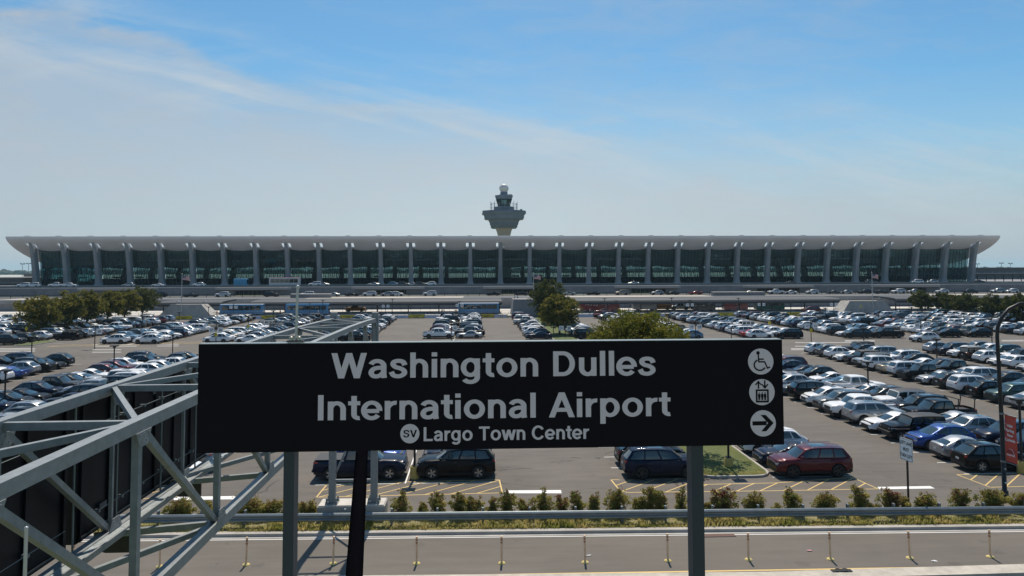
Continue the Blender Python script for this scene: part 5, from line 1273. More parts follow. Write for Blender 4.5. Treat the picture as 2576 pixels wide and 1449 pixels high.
while xq < atY(2120, 797, 188.6).x:
    if not (atY(1262, 797, 188).x < xq+3 < atY(1446, 797, 188).x or atY(395, 797, 188).x < xq+3 < atY(545, 797, 188).x):
        o = bpy.data.objects.new('jersey_barrier', jme); col.objects.link(o); o.location = (xq+3, 189.0, .46); tag(o, '%s concrete barrier segment from the left along the far edge of the parking' % ordn(cnt) if cnt < 29 else 'concrete barrier segment %d from the left along the far edge of the parking' % (cnt+1), 'barrier', 'concrete barriers at the far edge'); cnt += 1
    xq += 6.0
for i, x in enumerate(sorted(nots)):
    o = bpy.data.objects.new('notice_board', nme); col.objects.link(o); o.location = (x, 188.45, .45); tag(o, '%s yellow notice board from the left on the far barriers' % ordn(i), 'notice board', 'yellow notice boards')
# buses, coach and vans
M['busblue'] = mat('bus_blue', (.02, .16, .34), .35, coat=.5); M['busred'] = mat('bus_red', (.35, .025, .04), .35, coat=.5); M['buswhite'] = mat('bus_white', (.5, .52, .54), .4, coat=.5); M['busblack'] = mat('bus_black', (.02, .022, .03), .35, coat=.5); M['busteal'] = mat('bus_teal', (.02, .16, .15), .4); M['sky_blue'] = mat('truck_blue', (.03, .24, .42), .5)
def bus(px0, px1, yb, Y, z, mt, mt2, label, H=3.1, words=None, nd=1, kind='bus', win=True, wm=None):
    a, c = atY(px0, yb, Y).x, atY(px1, yb, Y).x; L = (c-a)/2; t_ = thing(kind, ((a+c)/2, Y, z), 0, label, kind.replace('_', ' '), 'vehicles on the lower road' if z < 2 else 'vehicles on the departures road')
    b = MB(); W_ = 1.25; sec = [(-W_, .35), (-W_, H-.25), (-W_+.12, H-.06), (-W_+.4, H), (W_-.4, H), (W_-.12, H-.06), (W_, H-.25), (W_, .35)]
    xs_ = [-L, -L+.12, L-.25, L]; sc_ = [.94, 1, 1, .92]
    b.grid([[(x, y*s_, .35+(zz-.35)*(1 if s_ == 1 else .98)) for y, zz in sec] for x, s_ in zip(xs_, sc_)], lambda i, j: 1 if j in (2, 3, 4) else 0, False, close=True)
    for q, o_ in ((0, 1), (3, -1)): b.add([(xs_[q], y*sc_[q], .35+(zz-.35)*.98) for y, zz in sec], [tuple(range(8))[::o_]])
    b.build('body', [mt, mt2], t_)
    if win:
        n = max(3, int(2*L/1.6))
        for s in (-1, 1):
            g_ = MB()
            for k in range(n):
                x0 = -L+.5+k*(2*L-1)/n; g_.box(x0+.05, x0+(2*L-1)/n-.05, s*W_-.015, s*W_+.015, 1.45, H-.45)
            g_.build('side_window', M['glass'], t_)
    g_ = MB(); g_.box(nd*L-.03, nd*L+.02, -.95, .95, 1.2, H-.45); g_.build('windshield', M['glass'], t_)
    for x in (-L*.58, L*.62):
        for s in (-1, 1):
            w_ = link('wheel', FARWHEEL, t_, (x, s*1.12, .48)); w_.scale = (.48, 1, .48)
    if words:
        for wd, x, zz, sz in words: text('lettering', wd, sz, (x, -W_-.004, zz), wm or M['signwhite'], t_, bold=.02, ext=.004)
bus(556, 664, 788, 198.8, .86, M['busblue'], M['buswhite'], 'blue city bus with pale roof beside the left concrete block', nd=-1)
bus(721, 828, 788, 198.4, .86, M['busblue'], M['busblue'], 'blue city bus under the walkway, behind the silver rod')
bus(1153, 1255, 788, 198.4, .86, M['busblue'], M['buswhite'], 'blue city bus left of the tall dark block')
bus(1458, 1557, 783, 207, .94, M['busred'], M['busred'], 'red shuttle bus lettered AVIS right of the island trees', words=[('AVIS', -2.5, 2.2, 1.9), ('Budget', 1.6, 2.2, .8)], win=False, H=3.2)
bus(1592, 1650, 783, 210, .94, M['buswhite'], M['buswhite'], 'white box truck right of the red bus', kind='box_truck', win=False, H=3.3)
bus(1740, 1797, 784, 207, .94, M['busblack'], M['busblack'], 'black shuttle bus left of the red van', H=3.2)
bus(1819, 1878, 783, 207, .94, M['busred'], M['busred'], 'red van lettered SIXT behind the walkway posts', kind='delivery_van', words=[('SIXT', .6, 1.9, 1.4)], wm=M['ink'], H=3.0, win=False, nd=-1)
bus(1900, 1970, 783, 207, .94, M['busteal'], M['sky_blue'], 'teal shuttle bus behind the far 15 14 signs', H=3.2)
bus(679, 755, 717, 270, 7.05, M['buswhite'], M['busred'], 'white coach with red roof on the road before the terminal', H=3.4, nd=-1, kind='coach')
bus(590, 623, 717, 270, 7.05, M['sky_blue'], M['sky_blue'], 'bright blue box truck on the road before the terminal', H=3.0, kind='box_truck', win=False)
for px0, px1, kd, cl, nm in ((873, 916, 'pickup', 'orange', 'orange pickup truck under the left walkway'), (1652, 1676, 'van', 'orange', 'orange van right of the white box truck'), (1688, 1733, 'pickup', 'white', 'white pickup truck left of the far 17 16 signs')):
    c_ = atY((px0+px1)/2, 780, 212); place_car(kd, cl, c_.x, 212, .946, math.pi, nm, 'vehicles on the lower road', near=False)
# delineator posts along the near road
dm = MB(); dm.lathe([(.17, 0), (.16, .03), (.07, .06), (.045, .09)], n=14, mi=1); dm.tube([(0, 0, .06), (0, 0, 1.22)], .038, 10); dm.lathe([(.0395, .92), (.0395, 1.0)], n=10, mi=2); dm.lathe([(.0395, 1.05), (.0395, 1.13)], n=10, mi=2)
M['delin'] = mat('faded_orange_plastic', (.78, .52, .32), .6, var=(5, .15)); M['delinfoot'] = mat('faded_yellow_foot', (.62, .48, .18), .7); M['band'] = mat('brown_band', (.36, .17, .10), .6)
dme = dm.mesh('delineator_post', [M['delin'], M['delinfoot'], M['band']])
DL = [(182, 1429, 'leftmost orange delineator post, behind the black panels'), (402, 1426, 'orange delineator post seen through the gantry braces'), (619, 1421, 'orange delineator post left of the left sign post'), (838, 1418, 'orange delineator post left of the black slanted strut, in the gantry shadow'), (1048, 1418, 'orange delineator post right of the black slanted strut'), (1262, 1417, 'orange delineator post sixth from the left'), (1472, 1415, 'orange delineator post whose shadow falls straight down, below the middle'),
      (1680, 1411, 'orange delineator post left of the right sign post'), (1883, 1408, 'orange delineator post right of the right sign post'), (2089, 1407, 'orange delineator post beside the black rubbish'), (2289, 1404, 'orange delineator post below the LEFT LANE sign'), (2491, 1401, 'rightmost orange delineator post')]
for i, (px, yb, nm) in enumerate(DL):
    p = at(px, yb, .006); t_ = thing('delineator_post', tuple(p), i, nm, 'delineator post', 'delineator posts along the road')
    t_.rotation_euler = (R((-1, .6, 1.2, -.5)[i % 4]), R((1.5, -.8, .3, -1.6, .9)[i % 5]), i)
    if i == 0: pass
    b0 = MB(); b0.lathe([(.17, 0), (.16, .03), (.07, .06), (.045, .09)], n=14)
    if i == 0:
        dfoot = b0.mesh('foot', M['delinfoot']); b1 = MB(); b1.tube([(0, 0, .06), (0, 0, 1.22)], .048, 10); dtube = b1.mesh('tube', M['delin'])
        b2 = MB(); b2.lathe([(.0495, .90), (.0495, .99)], n=10); db1 = b2.mesh('reflective_band', M['band'])
    link('foot', dfoot, t_); link('tube', dtube, t_); link('reflective_band', db1, t_); link('reflective_band', db1, t_, (0, 0, .13))
# guard rail
gr = thing('guard_rail', (0, 0, 0), 0, 'grey steel guard rail running along the planting strip', 'guard rail')
yr = lambda x: 37.25-.0262*(x-1.17)
prof_r = [(.0, .84), (-.035, .82), (-.10, .76), (-.10, .72), (-.02, .65), (-.02, .60), (-.10, .53), (-.10, .49), (-.035, .43), (0, .41), (.012, .41), (.012, .84)]
b = MB(); b.grid([[(x, yr(x)+a, z) for a, z in prof_r] for x in [-30+i*2.5 for i in range(29)]], 0, False, close=True); b.build('rail_beam', M['galv'], gr)
pm = MB().box(-.05, .05, .0, .16, -.1, .98).mesh('rail_post', M['galv']); bm_ = MB().box(-.075, .075, .014, .25, .55, .90).mesh('block', M['galv'])
for px in [160, 275, 385, 497, 610, 735, 865, 984, 1100, 1215, 1333, 1448, 1564, 1673, 1790, 1903, 2014, 2124, 2237, 2349, 2457, 2560]:
    x = atY(px, 1290, 37.3).x; o = link('rail_post', pm, gr, (x, yr(x)+.10, 0)); 
for px in [-60, 40]:
    x = atY(px, 1290, 37.3).x; link('rail_post', pm, gr, (x, yr(x)+.10, 0))
# regulatory sign
p = at(2286, 1283, .1); t_ = thing('lane_sign', tuple(p), R(-83), 'white LEFT LANE MUST TURN LEFT sign on a black post behind the guard rail', 'traffic sign')
zt = atY(2264, 1119, p.y).z; zb_ = atY(2298, 1182, p.y).z
MB().box(-.05, .05, -.03, .03, -.2, 3.55).build('post', M['black'], t_)
pan = MB(); pan.prism(rounded(-.49, .49, -.60, .60, .07), 0, .02, 0); o = pan.build('sign_panel', M['signwhite'], t_); o.rotation_euler = (R(90), 0, 0); o.location = (0, -.032, 3.25)
b = MB(); ro, ri = rounded(-.47, .47, -.58, .58, .06), rounded(-.445, .445, -.555, .555, .05); n = len(ro)
b.add([(x, y, .0225) for x, y in ro]+[(x, y, .0225) for x, y in ri], [(i, (i+1) % n, n+(i+1) % n, n+i) for i in range(n)]); b.build('border', M['ink'], o)
for s_, y in (('LEFT LANE', .34), ('MUST', .0), ('TURN LEFT', -.34)): text('lettering', s_, .25, (0, y, .024), M['ink'], o, rot=(0, 0, 0), bold=.006, sx=.68, sp=1.08)
# curved lamp post with banner
p = at(2528, 1257, .05); t_ = thing('curved_lamp_post', tuple(p), 0, 'tall black lamp post with curved arm and red banner at the right', 'lamp post')
hz = atY(2515, 830, p.y).z
b = MB(); b.tube([(0, 0, -.1), (0, 0, .5), (0, 0, .55), (-.02, 0, 4.5), (-.10, 0, hz-.4), (-.05, 0, hz+.1), (.2, 0, hz+.65), (.65, 0, hz+1.15), (1.3, 0, hz+1.45), (2.3, 0, hz+1.5)], [.2, .19, .125, .115, .10, .10, .10, .095, .09, .08], 12); b.lathe([(.27, -.1), (.26, .22), (.2, .3)], n=14); b.build('pole', M['black'], t_)
MB().lathe([(.06, .15), (.35, -.05), (.38, -.15), (.01, -.15)], (2.35, 0, hz+1.35), 14).build('lamp_head', M['black'], t_)
z1, z0 = atY(2530, 1040, p.y).z-p.z, atY(2530, 1160, p.y).z-p.z
b = MB()
for z in (z1, z0): b.tube([(0, 0, z), (.12, -.95, z-.02)], .022, 6); b.lathe([(.125, -.05), (.14, 0), (.125, .05)], (-.02, 0, z), 12)
b.build('banner_arm', M['galv'], t_)
M['banner'] = mat('banner_red', (.48, .07, .045), .75)
ba = math.atan2(-.95, .12); n = 10; P = [[(.02+(.15+.77*i/6)*math.cos(ba)+.02*math.sin(j*.7+i*.5), (.15+.77*i/6)*math.sin(ba), z1-.02-(z1-z0-.06)*j/n) for i in range(7)] for j in range(n+1)]
b = MB(); b.grid(P, 0, True); b.grid([[(x+.006, y, z) for x, y, z in r_] for r_ in P], 0, True); bo = b.build('banner', M['banner'], t_)
M['bannerink'] = mat('banner_dark_lettering', (.16, .03, .04), .8)
H_ = z1-z0
for s_, q, sz, mt in (('Valet', .22, .23, M['signwhite']), ('Parking', .32, .23, M['signwhite']), ('Now', .42, .23, M['signwhite']), ('Curbside', .52, .22, M['signwhite']), ('DULLES', .76, .17, M['bannerink']), ('YOUR WAY', .83, .125, M['signwhite'])):
    text('lettering', s_, sz, (.535*math.cos(ba)-.03, .535*math.sin(ba), z1-H_*q), mt, bo, rot=(90, 0, math.degrees(ba)), bold=.004, sx=.80)
b = MB(); b.tube([(0, -.45, z1-H_*.69), (.02, -.65, z1-H_*.70), (.03, -.78, z1-H_*.76), (.035, -.85, z1-H_*.85)], [.004, .01, .01, .004], 5); b.build('swoosh', M['signwhite'], bo)
text('post_number', '15', .14, (-.02, -.125, 1.75), M['signwhite'], t_)
MB().box(-.05, .05, -.127, -.12, .95, 1.02).build('label_plate', M['signwhite'], t_)
# storm drain, rubbish on the road and median
b = MB(); b.box(-.9, .9, -.2, .2, 0, .006)
for i in range(12): b.box(-.82+i*.145, -.72+i*.145, -.16, .16, .0061, .012, 1)
p = at(1806, 1352, .01); o = b.build('drain_grate', [M['ink'], mat('rusty_iron', (.14, .06, .04), .8)]); p = at(1868-60, 1350, .012); o.location = (at(1804, 1347, .01).x, at(1804, 1347, .01).y, .014); tag(o, 'rusty storm drain grate in the gutter right of centre', 'drain grate')
b = MB(); rnd = random.Random(4)
P = [[(-.45+.9*i/9, -.12+.24*j/4+.03*rnd.uniform(-1, 1), .02+.07*rnd.random()*math.sin(math.pi*i/9)) for j in range(5)] for i in range(10)]; b.grid(P, 0, True); o = b.build('rubber_scrap', M['rubber']); o.location = tuple(at(2117, 1436, .132)); tag(o, 'crumpled black rubber scrap lying on the light median', 'rubbish')
for i, (px, y, nm, cc) in enumerate(((2351, 1412, 'crumpled white paper on the road right of centre', (.7, .7, .7)), (2036, 1386, 'small pink and white wrapper on the road', (.6, .3, .3)), (698, 1346, 'small white litter on the kerb left of the sign post', (.7, .7, .7)), (1480, 1398, 'tiny white scrap beside the delineator below the middle', (.7, .7, .7)), (314, 1350, 'white scrap in the gutter seen through the gantry', (.7, .7, .7)))):
    b = MB(); P = [[(-.12+.08*a+rnd.uniform(-.02, .02), -.05+.05*c_+rnd.uniform(-.01, .01), .005+.04*rnd.random()) for c_ in range(3)] for a in range(4)]; b.grid(P, 0, False); o = b.build('litter', mat('litter_%d' % i, cc, .8)); o.location = tuple(at(px, y, .005)); tag(o, nm, 'litter')
# short bollards by the dark block
bm2 = MB().tube([(0, 0, 0), (0, 0, 1.0)], .1, 8).mesh('bollard', M['footing'])
for i, (px, nm) in enumerate(((1258, 'leftmost yellow brown bollard by the dark block'), (1264, 'second yellow brown bollard by the dark block'), (1276, 'rightmost yellow brown bollard by the dark block'))):
    o = bpy.data.objects.new('bollard', bm2); col.objects.link(o); p = atY(px, 798, 187.5); o.location = (p.x, 187.5, .46); tag(o, nm, 'bollard', 'bollards by the dark block')
# pedestrians on the promenade
M['skin'] = mat('skin', (.35, .22, .16), .6); M['cloth1'] = mat('dark_clothes', (.03, .035, .05), .8); M['cloth2'] = mat('light_shirt', (.4, .4, .42), .8); M['cloth3'] = mat('red_shirt', (.3, .05, .06), .8)
def person(px, Y, z, rz, shirt, label):
    t = atY(px, 785, Y); V_ = [(0, 0, .95), (0, 0, 1.2), (0, 0, 1.42), (0, .01, 1.5), (0, .02, 1.58), (0, .02, 1.70), (.17, 0, 1.40), (.22, .04, 1.13), (.23, -.08, .92), (-.17, 0, 1.40), (-.22, -.04, 1.13), (-.23, .1, .93), (.09, 0, .88), (.10, .08, .5), (.10, .05, .08), (.10, -.10, .04), (-.09, 0, .88), (-.10, -.06, .5), (-.10, -.20, .10), (-.10, -.32, .06)]
    E_ = [(0, 1), (1, 2), (2, 3), (3, 4), (4, 5), (2, 6), (6, 7), (7, 8), (2, 9), (9, 10), (10, 11), (0, 12), (12, 13), (13, 14), (14, 15), (0, 16), (16, 17), (17, 18), (18, 19)]
    rad = [.14, .13, .15, .06, .085, .10, .06, .045, .035, .06, .045, .035, .085, .06, .04, .035, .085, .06, .04, .035]
    for s, w0 in ((1, 8), (-1, 11)):                 # four fingers and a thumb on each hand
        bx_, by_, bz_ = V_[w0]; k0 = len(V_); V_.append((bx_, by_-.01, bz_-.07)); rad.append(.03); E_.append((w0, k0))
        for f in range(5):
            V_.append((bx_+s*(-.01 if f else -.03), by_-.04+f*.018-(.03 if f == 0 else 0), bz_-(.15 if f else .11))); rad.append(.009); E_.append((k0, len(V_)-1))
    me = bpy.data.meshes.new('person'); me.from_pydata(V_, E_, []); o = bpy.data.objects.new('person', me); col.objects.link(o)
    sk = o.modifiers.new('skin', 'SKIN'); sk.use_smooth_shade = True
    for i, r_ in enumerate(rad): me.skin_vertices[0].data[i].radius = (r_, r_*.8)
    me.skin_vertices[0].data[0].use_root = True
    dg = bpy.context.evaluated_depsgraph_get(); m2 = bpy.data.meshes.new_from_object(o.evaluated_get(dg)); bpy.data.objects.remove(o)
    for mt in (M['cloth1'], shirt, M['skin'], M['ink']): m2.materials.append(mt)
    for q in m2.polygons:
        c = q.center; q.material_index = 0 if (c.z < .95 and abs(c.x) < .19) else (2 if (c.z > 1.5 or c.z < 1.0) else 1)
        if c.z > 1.66 or (c.z > 1.58 and c.y > .04): q.material_index = 3
    o = bpy.data.objects.new('person', m2); col.objects.link(o); o.location = (t.x, Y, z); o.rotation_euler = (0, 0, rz); tag(o, label, 'person', 'people walking by the bus lane')
for a in ((705, 192.0, 1.0, 1.2, M['cloth1'], 'person in dark clothes walking by the bus lane, left of the silver rod'), (801, 192.2, 1.0, 2, M['cloth2'], 'person in a light shirt near the second blue bus'), (1117, 192, 1.0, 1.4, M['cloth1'], 'person in black standing left of the third blue bus'), (1112, 192.4, 1.0, -1, M['cloth1'], 'person in dark clothes beside the person in black'), (1484, 192.2, 1.0, 1.5, M['cloth2'], 'person in pale clothes before the red bus'), (546, 192.4, 1.0, 1.5, M['cloth3'], 'person in a red shirt right of the left concrete block')): person(*a)
# ================================================================ gantry, station sign, rods
gy_ = thing('sign_gantry', (-6.66, 38.6, 0), 0, 'grey steel lattice gantry carrying black message panels over the road', 'gantry')
gp = Vector((-6.66, 38.6, 0))
def G(x, y, z): return Vector((x, y, z))-gp
XR, XL = -5.57, -7.76
ztop = lambda Y: 10.80+.10*math.sin(math.pi*min(1, max(0, (38.6-Y)/40)))-.10*(Y > 33)*(Y-33)/5.6
zbot = lambda Y: 7.62+.40*min(1, (38.6-Y)/18)
zbL = lambda Y: 7.62+.25*min(1, (38.6-Y)/18)
nodes = [38.3, 35.0, 31.1, 27.1, 23.1, 19.25, 15.62, 12.0, 8.35, 4.7]
for nm, X, zf in (('top_chord', XR, ztop), ('top_chord', XL, ztop), ('bottom_chord', XR, zbot), ('bottom_chord', XL, zbL)):
    b = MB()
    for a, c in zip(nodes, nodes[1:]): b.bar(G(X, a+.0, zf(a)-.1), G(X, c, zf(c)-.1), .2, .2)
    o = b.build(nm, M['truss'], gy_)
vm = 0
for i, Y in enumerate(nodes):
    for X, zf in ((XR, zbot), (XL, zbL)):
        MB().bar(G(X, Y, zf(Y)), G(X, Y, ztop(Y)-.2), .115 if X == XR else .07, .13 if X == XR else .07, up=(0, 1, 0)).build('vertical', M['truss'], gy_)
    MB().bar(G(XL+.1, Y, ztop(Y)-.1), G(XR-.1, Y, ztop(Y)-.1), .11, .13).build('cross_strut', M['truss'], gy_)
    MB().bar(G(XL+.1, Y, zbL(Y)-.1), G(XR-.1, Y, zbot(Y)-.1), .11, .13).build('cross_strut', M['truss'], gy_)
for i in range(len(nodes)-1):
    a, c = nodes[i], nodes[i+1]        # a far, c near
    for X, zf in ((XR, zbot), (XL, zbL)):
        MB().bar(G(X, c+.08, ztop(c)-.2), G(X, a-.08, zf(a)), .11, .11, up=(1, 0, 0)).build('diagonal_brace', M['truss'], gy_)
    if i % 2: p0, p1 = (XR, a), (XL, c)
    else: p0, p1 = (XL, a), (XR, c)
    MB().bar(G(p0[0], p0[1], ztop(p0[1])-.1), G(p1[0], p1[1], ztop(p1[1])-.1), .10, .11).build('diagonal_brace', M['truss'], gy_)
    q0, q1 = ((XL, a), (XR, c)) if i % 2 else ((XR, a), (XL, c))
    MB().bar(G(q0[0], q0[1], zbot(q0[1])-.12), G(q1[0], q1[1], zbot(q1[1])-.12), .10, .11).build('diagonal_brace', M['truss'], gy_)
gus = MB(); gus.prism([(-.26, 0), (.26, 0), (.14, -.24), (-.14, -.24)], -.008, .008, M=Matrix.Rotation(R(90), 4, 'Z') @ Matrix.Rotation(R(90), 4, 'X'))
for yy, zz in ((-.16, -.05), (0, -.05), (.16, -.05), (-.08, -.16), (.08, -.16)): gus.lathe([(.016, -.016), (.016, .016)], (0, yy, zz), 6, axis='x'); gus.box(-.016, .016, yy-.014, yy+.014, zz-.014, zz+.014)
gme = gus.mesh('gusset_plate', M['truss'])
for i, Y in enumerate(nodes):
    for X, sgn in ((XR, 1), (XL, 1)):
        o = link('gusset_plate', gme, gy_, G(X+sgn*.108, Y, ztop(Y)-.2))
        o = link('gusset_plate', gme, gy_, G(X+sgn*.108, Y, (zbot(Y) if X == XR else zbL(Y))-.0)); o.rotation_euler = (R(180), 0, 0)
for X in (XR, XL):
    MB().box(-.17, .17, -.17, .17, 1.05, 11.0, M=Matrix.Translation(G(X, 38.6, 0))).build('end_post', M['truss'], gy_)
    b = MB(); t0 = G(X, 38.6, 0); b.box(t0.x-.32, t0.x+.32, -.32, .32, .985, 1.05)
    for k in range(4):
        x, y = t0.x+(.25 if k % 2 else -.25), (.25 if k > 1 else -.25); b.tube([(x, y, 1.05), (x, y, 1.3)], .045, 6); b.tube([(x, y, 1.05), (x, y, 1.12)], .075, 6)
    b.build('base_plate', M['galv'], gy_)
MB().bar(G(XL, 38.6, 2.15), G(XR, 38.6, 2.15), .12, .12).bar(G(XL+.1, 38.6, 2.4), G(XR-.2, 38.6, 6.6), .10, .10).build('leg_brace', M['truss'], gy_)
t_ = thing('concrete_footing', (-6.7, 38.75, 0), 0, 'pale concrete footing under the gantry end posts behind the guard rail', 'concrete footing')
b = MB(); b.prism([(-1.75, -.62), (1.75, -.62), (1.75, .62), (-1.75, .62)], -.1, .93); b.build('footing_block', M['conc'], t_); MB().prism([(-1.70, -.57), (1.70, -.57), (1.70, .57), (-1.70, .57)], .93, .985).build('chamfer', M['conc_light'], t_)
# black message sign panels on the far side of the gantry
M['matteblack'] = mat('matte_black', (.003, .003, .004), 1.0, spec=0.0)
M['panelback'] = mat('panel_black', (.003, .0035, .007), .5, spec=.25, var=(.9, .25), bump=(3, .15))
M['catwalk'] = mat('catwalk_grating', (.30, .33, .34), .5, metal=.3, var=(12, .3))
for j, (ya, yb, nm) in enumerate(((6.0, 14.5, 'black back of the near message board hanging on the gantry'), (14.85, 21.6, 'black back of the far message board on the gantry, behind the station sign edge'))):
    t_ = thing('message_board', (-8.05, (ya+yb)/2, 7.75), 0, nm, 'message board', 'message boards on the gantry'); h = (yb-ya)/2
    b = MB(); b.box(-.20, 0, -h, h, .08, 3.02); b.box(.0, .03, -h, h, 2.84, 3.02); b.build('panel', M['panelback'], t_)
    n = int(2*h/1.1)
    for k in range(n+1):
        y = -h+.12+k*(2*h-.24)/n; MB().box(.005, .05, y-.05, y+.05, .1, 2.83).build('stiffener', M['panelback'], t_)
        if k % 2 == 1: MB().tube([(.09, y+.2, -.05), (.09, y+.2, 1.3), (.09, y+.2, 2.95)], .022, 6).build('conduit', M['galv'], t_)
    for z in (.55, 2.35):
        b = MB(); b.tube([(.10, -h+.2, z), (.10, h-.2, z)], .008, 5)
        for k in range(n): y = -h+.6+k*(2*h-.9)/n; b.box(.03, .15, y-.03, y+.03, z-.03, z+.03)
        b.build('tie_rod', M['galv'], t_)
    rnd = random.Random(j+2); b = MB()
    for k in range(5): y, z = rnd.uniform(-h+.4, h-.5), rnd.choice((.5, 1.9, 2.5)); b.box(.051, .058, y, y+rnd.uniform(.1, .3), z, z+.13)
    b.box(.051, .06, -h+.1, h-.1, .16, .2)
    b.build('access_plate', mat('plate_dark_%d' % j, (.05, .065, .075), .4), t_)
    for k in range(2):
        y = -h+.9+k*(h*1.1); b = MB(); b.prism([(-.1, 0), (.7, 0), (.7, -.42), (.15, -.42), (-.1, -.34)], -.03, .03, M=Matrix.Translation((0, y, .0)) @ Matrix.Rotation(R(90), 4, 'X')); b.build('bracket', M['black'], t_)
b = MB(); c0 = MB()
o = thing('catwalk', (XL-.35, 20, 7.8), 0, 'narrow light grating walkway along the foot of the message boards', 'walkway')
MB().box(.40, .66, -15, 6, .0, .05).build('grating', M['catwalk'], o); MB().box(.665, .70, -15, 6, -.03, .09).build('edge_rail', M['truss'], o)
# station name sign
SY = 6.0; x0, x1, z0, z1 = -2.307, 2.587, 11.804, 12.687
M['signface'] = mat('station_sign_brown', (.006, .0035, .008), .6, spec=.15); M['signtext'] = mat('station_sign_lettering', (.74, .63, .67), .75); M['postpaint'] = mat('sign_post_paint', (.030, .042, .058), .5, metal=.1)
st = thing('station_sign', ((x0+x1)/2, SY, z0), 0, 'long dark station sign reading Washington Dulles International Airport on two posts', 'station sign')
hw, hh = (x1-x0)/2, (z1-z0)
MB().box(-hw, hw, 0, .09, 0, hh).build('sign_board', M['signface'], st)
MB().box(-hw, hw, .001, .10, hh+.001, hh+.006).build('top_trim', M['galv'], st)
def lx(px, y=1000): return atY(px, y, SY-.004).x-(x0+x1)/2
def lz(px, y): return atY(px, y, SY-.004).z-z0
FONTW = 1
def arc_(cx, cy, rx, ry, a0, a1, n=18): return [(cx+rx*math.cos(R(a0+(a1-a0)*i/n)), cy+ry*math.sin(R(a0+(a1-a0)*i/n))) for i in range(n+1)]
def spl(P, n=6):
    P = [P[0]]+P+[P[-1]]; o = []
    for i in range(1, len(P)-2):
        for k in range(n):
            t = k/n; q = []
            for c in (0, 1):
                p0, p1, p2, p3 = P[i-1][c], P[i][c], P[i+1][c], P[i+2][c]
                q.append(.5*((2*p1)+(-p0+p2)*t+(2*p0-5*p1+4*p2-p3)*t*t+(-p0+3*p1-3*p2+p3)*t**3))
            o.append(tuple(q))
    return o+[P[-2]]
O_ = lambda cx, rx=.285: ('c', arc_(cx, .37, rx, .3075, 0, 360, 40))
GL = {'o': (.87, [O_(.435)]), 'n': (.77, [('s', [(.16, 0), (.16, .74)]), ('s', arc_(.385, .43, .225, .24, 178, 0)+[(.61, 0)])]), 'h': (.77, [('s', [(.16, 0), (.16, 1)]), ('s', arc_(.385, .43, .225, .24, 178, 0)+[(.61, 0)])]),
 'u': (.77, [('s', [(.61, 0), (.61, .74)]), ('s', [(.16, .74)]+arc_(.385, .31, .225, .24, 180, 358))]), 'i': (.33, [('s', [(.165, 0), (.165, .74)]), ('s', [(.165, .835), (.165, 1.0)])]), 'l': (.33, [('s', [(.165, 0), (.165, 1)])]),
 'r': (.53, [('s', [(.16, 0), (.16, .74)]), ('s', arc_(.45, .38, .29, .28, 180, 82))]), 't': (.47, [('s', [(.23, .95), (.23, .22)]+arc_(.40, .22, .17, .148, 190, 282)), ('s', [(.02, .662), (.45, .662)])]),
 'a': (.77, [('s', arc_(.36, .475, .235, .20, 160, 0)+[(.595, .14), (.615, .0)]), ('s', spl([(.59, .395), (.40, .405), (.22, .35), (.145, .22), (.20, .10), (.32, .065), (.46, .10), (.585, .22)]))]),
 's': (.72, [('s', spl([(.585, .50), (.52, .63), (.36, .675), (.20, .635), (.165, .53), (.25, .43), (.42, .375), (.55, .29), (.565, .17), (.46, .085), (.34, .062), (.18, .10), (.10, .24)]))]),
 'e': (.80, [('s', [(.16, .345), (.66, .345)]), ('s', [(.675, .35)]+arc_(.395, .37, .285, .3075, 4, 322, 34))]),
 'g': (.80, [('c', arc_(.375, .385, .255, .30, 0, 360, 36)), ('s', [(.62, .74), (.62, .0)]+arc_(.375, -.01, .245, .185, -2, -155))]),
 'p': (.83, [('c', arc_(.43, .37, .26, .3075, 0, 360, 36)), ('s', [(.165, .74), (.165, -.28)])]),
 'w': (1.06, [('h', (.10, .74), (.30, 0)), ('h', (.30, 0), (.53, .74)), ('h', (.53, .74), (.76, 0)), ('h', (.76, 0), (.96, .74))]),
 'W': (1.30, [('h', (.12, 1), (.37, 0)), ('h', (.37, 0), (.65, 1)), ('h', (.65, 1), (.93, 0)), ('h', (.93, 0), (1.18, 1))]),
 'A': (.98, [('h', (.12, 0), (.49, 1)), ('h', (.49, 1), (.86, 0)), ('s', [(.26, .30), (.72, .30)])]), 'D': (.98, [('s', [(.19, 0), (.19, 1)]), ('s', [(.19, .918), (.45, .918)]+arc_(.45, .5, .345, .418, 90, -90)+[(.19, .082)])]),
 'I': (.38, [('s', [(.19, 0), (.19, 1)])]), 'L': (.80, [('s', [(.19, 0), (.19, 1)]), ('s', [(.19, .082), (.76, .082)])]), 'T': (.84, [('s', [(.02, .918), (.82, .918)]), ('s', [(.42, .9), (.42, 0)])]),
 'C': (1.0, [('s', arc_(.51, .5, .385, .437, 32, 328, 34))]), 'V': (.90, [('h', (.12, 1), (.45, 0)), ('h', (.45, 0), (.78, 1))]), 'S': (.90, [('s', spl([(.74, .70), (.66, .87), (.45, .935), (.24, .88), (.185, .73), (.27, .60), (.47, .52), (.67, .43), (.72, .27), (.63, .12), (.44, .063), (.22, .12), (.13, .30)]))]), ' ': (.40, [])}
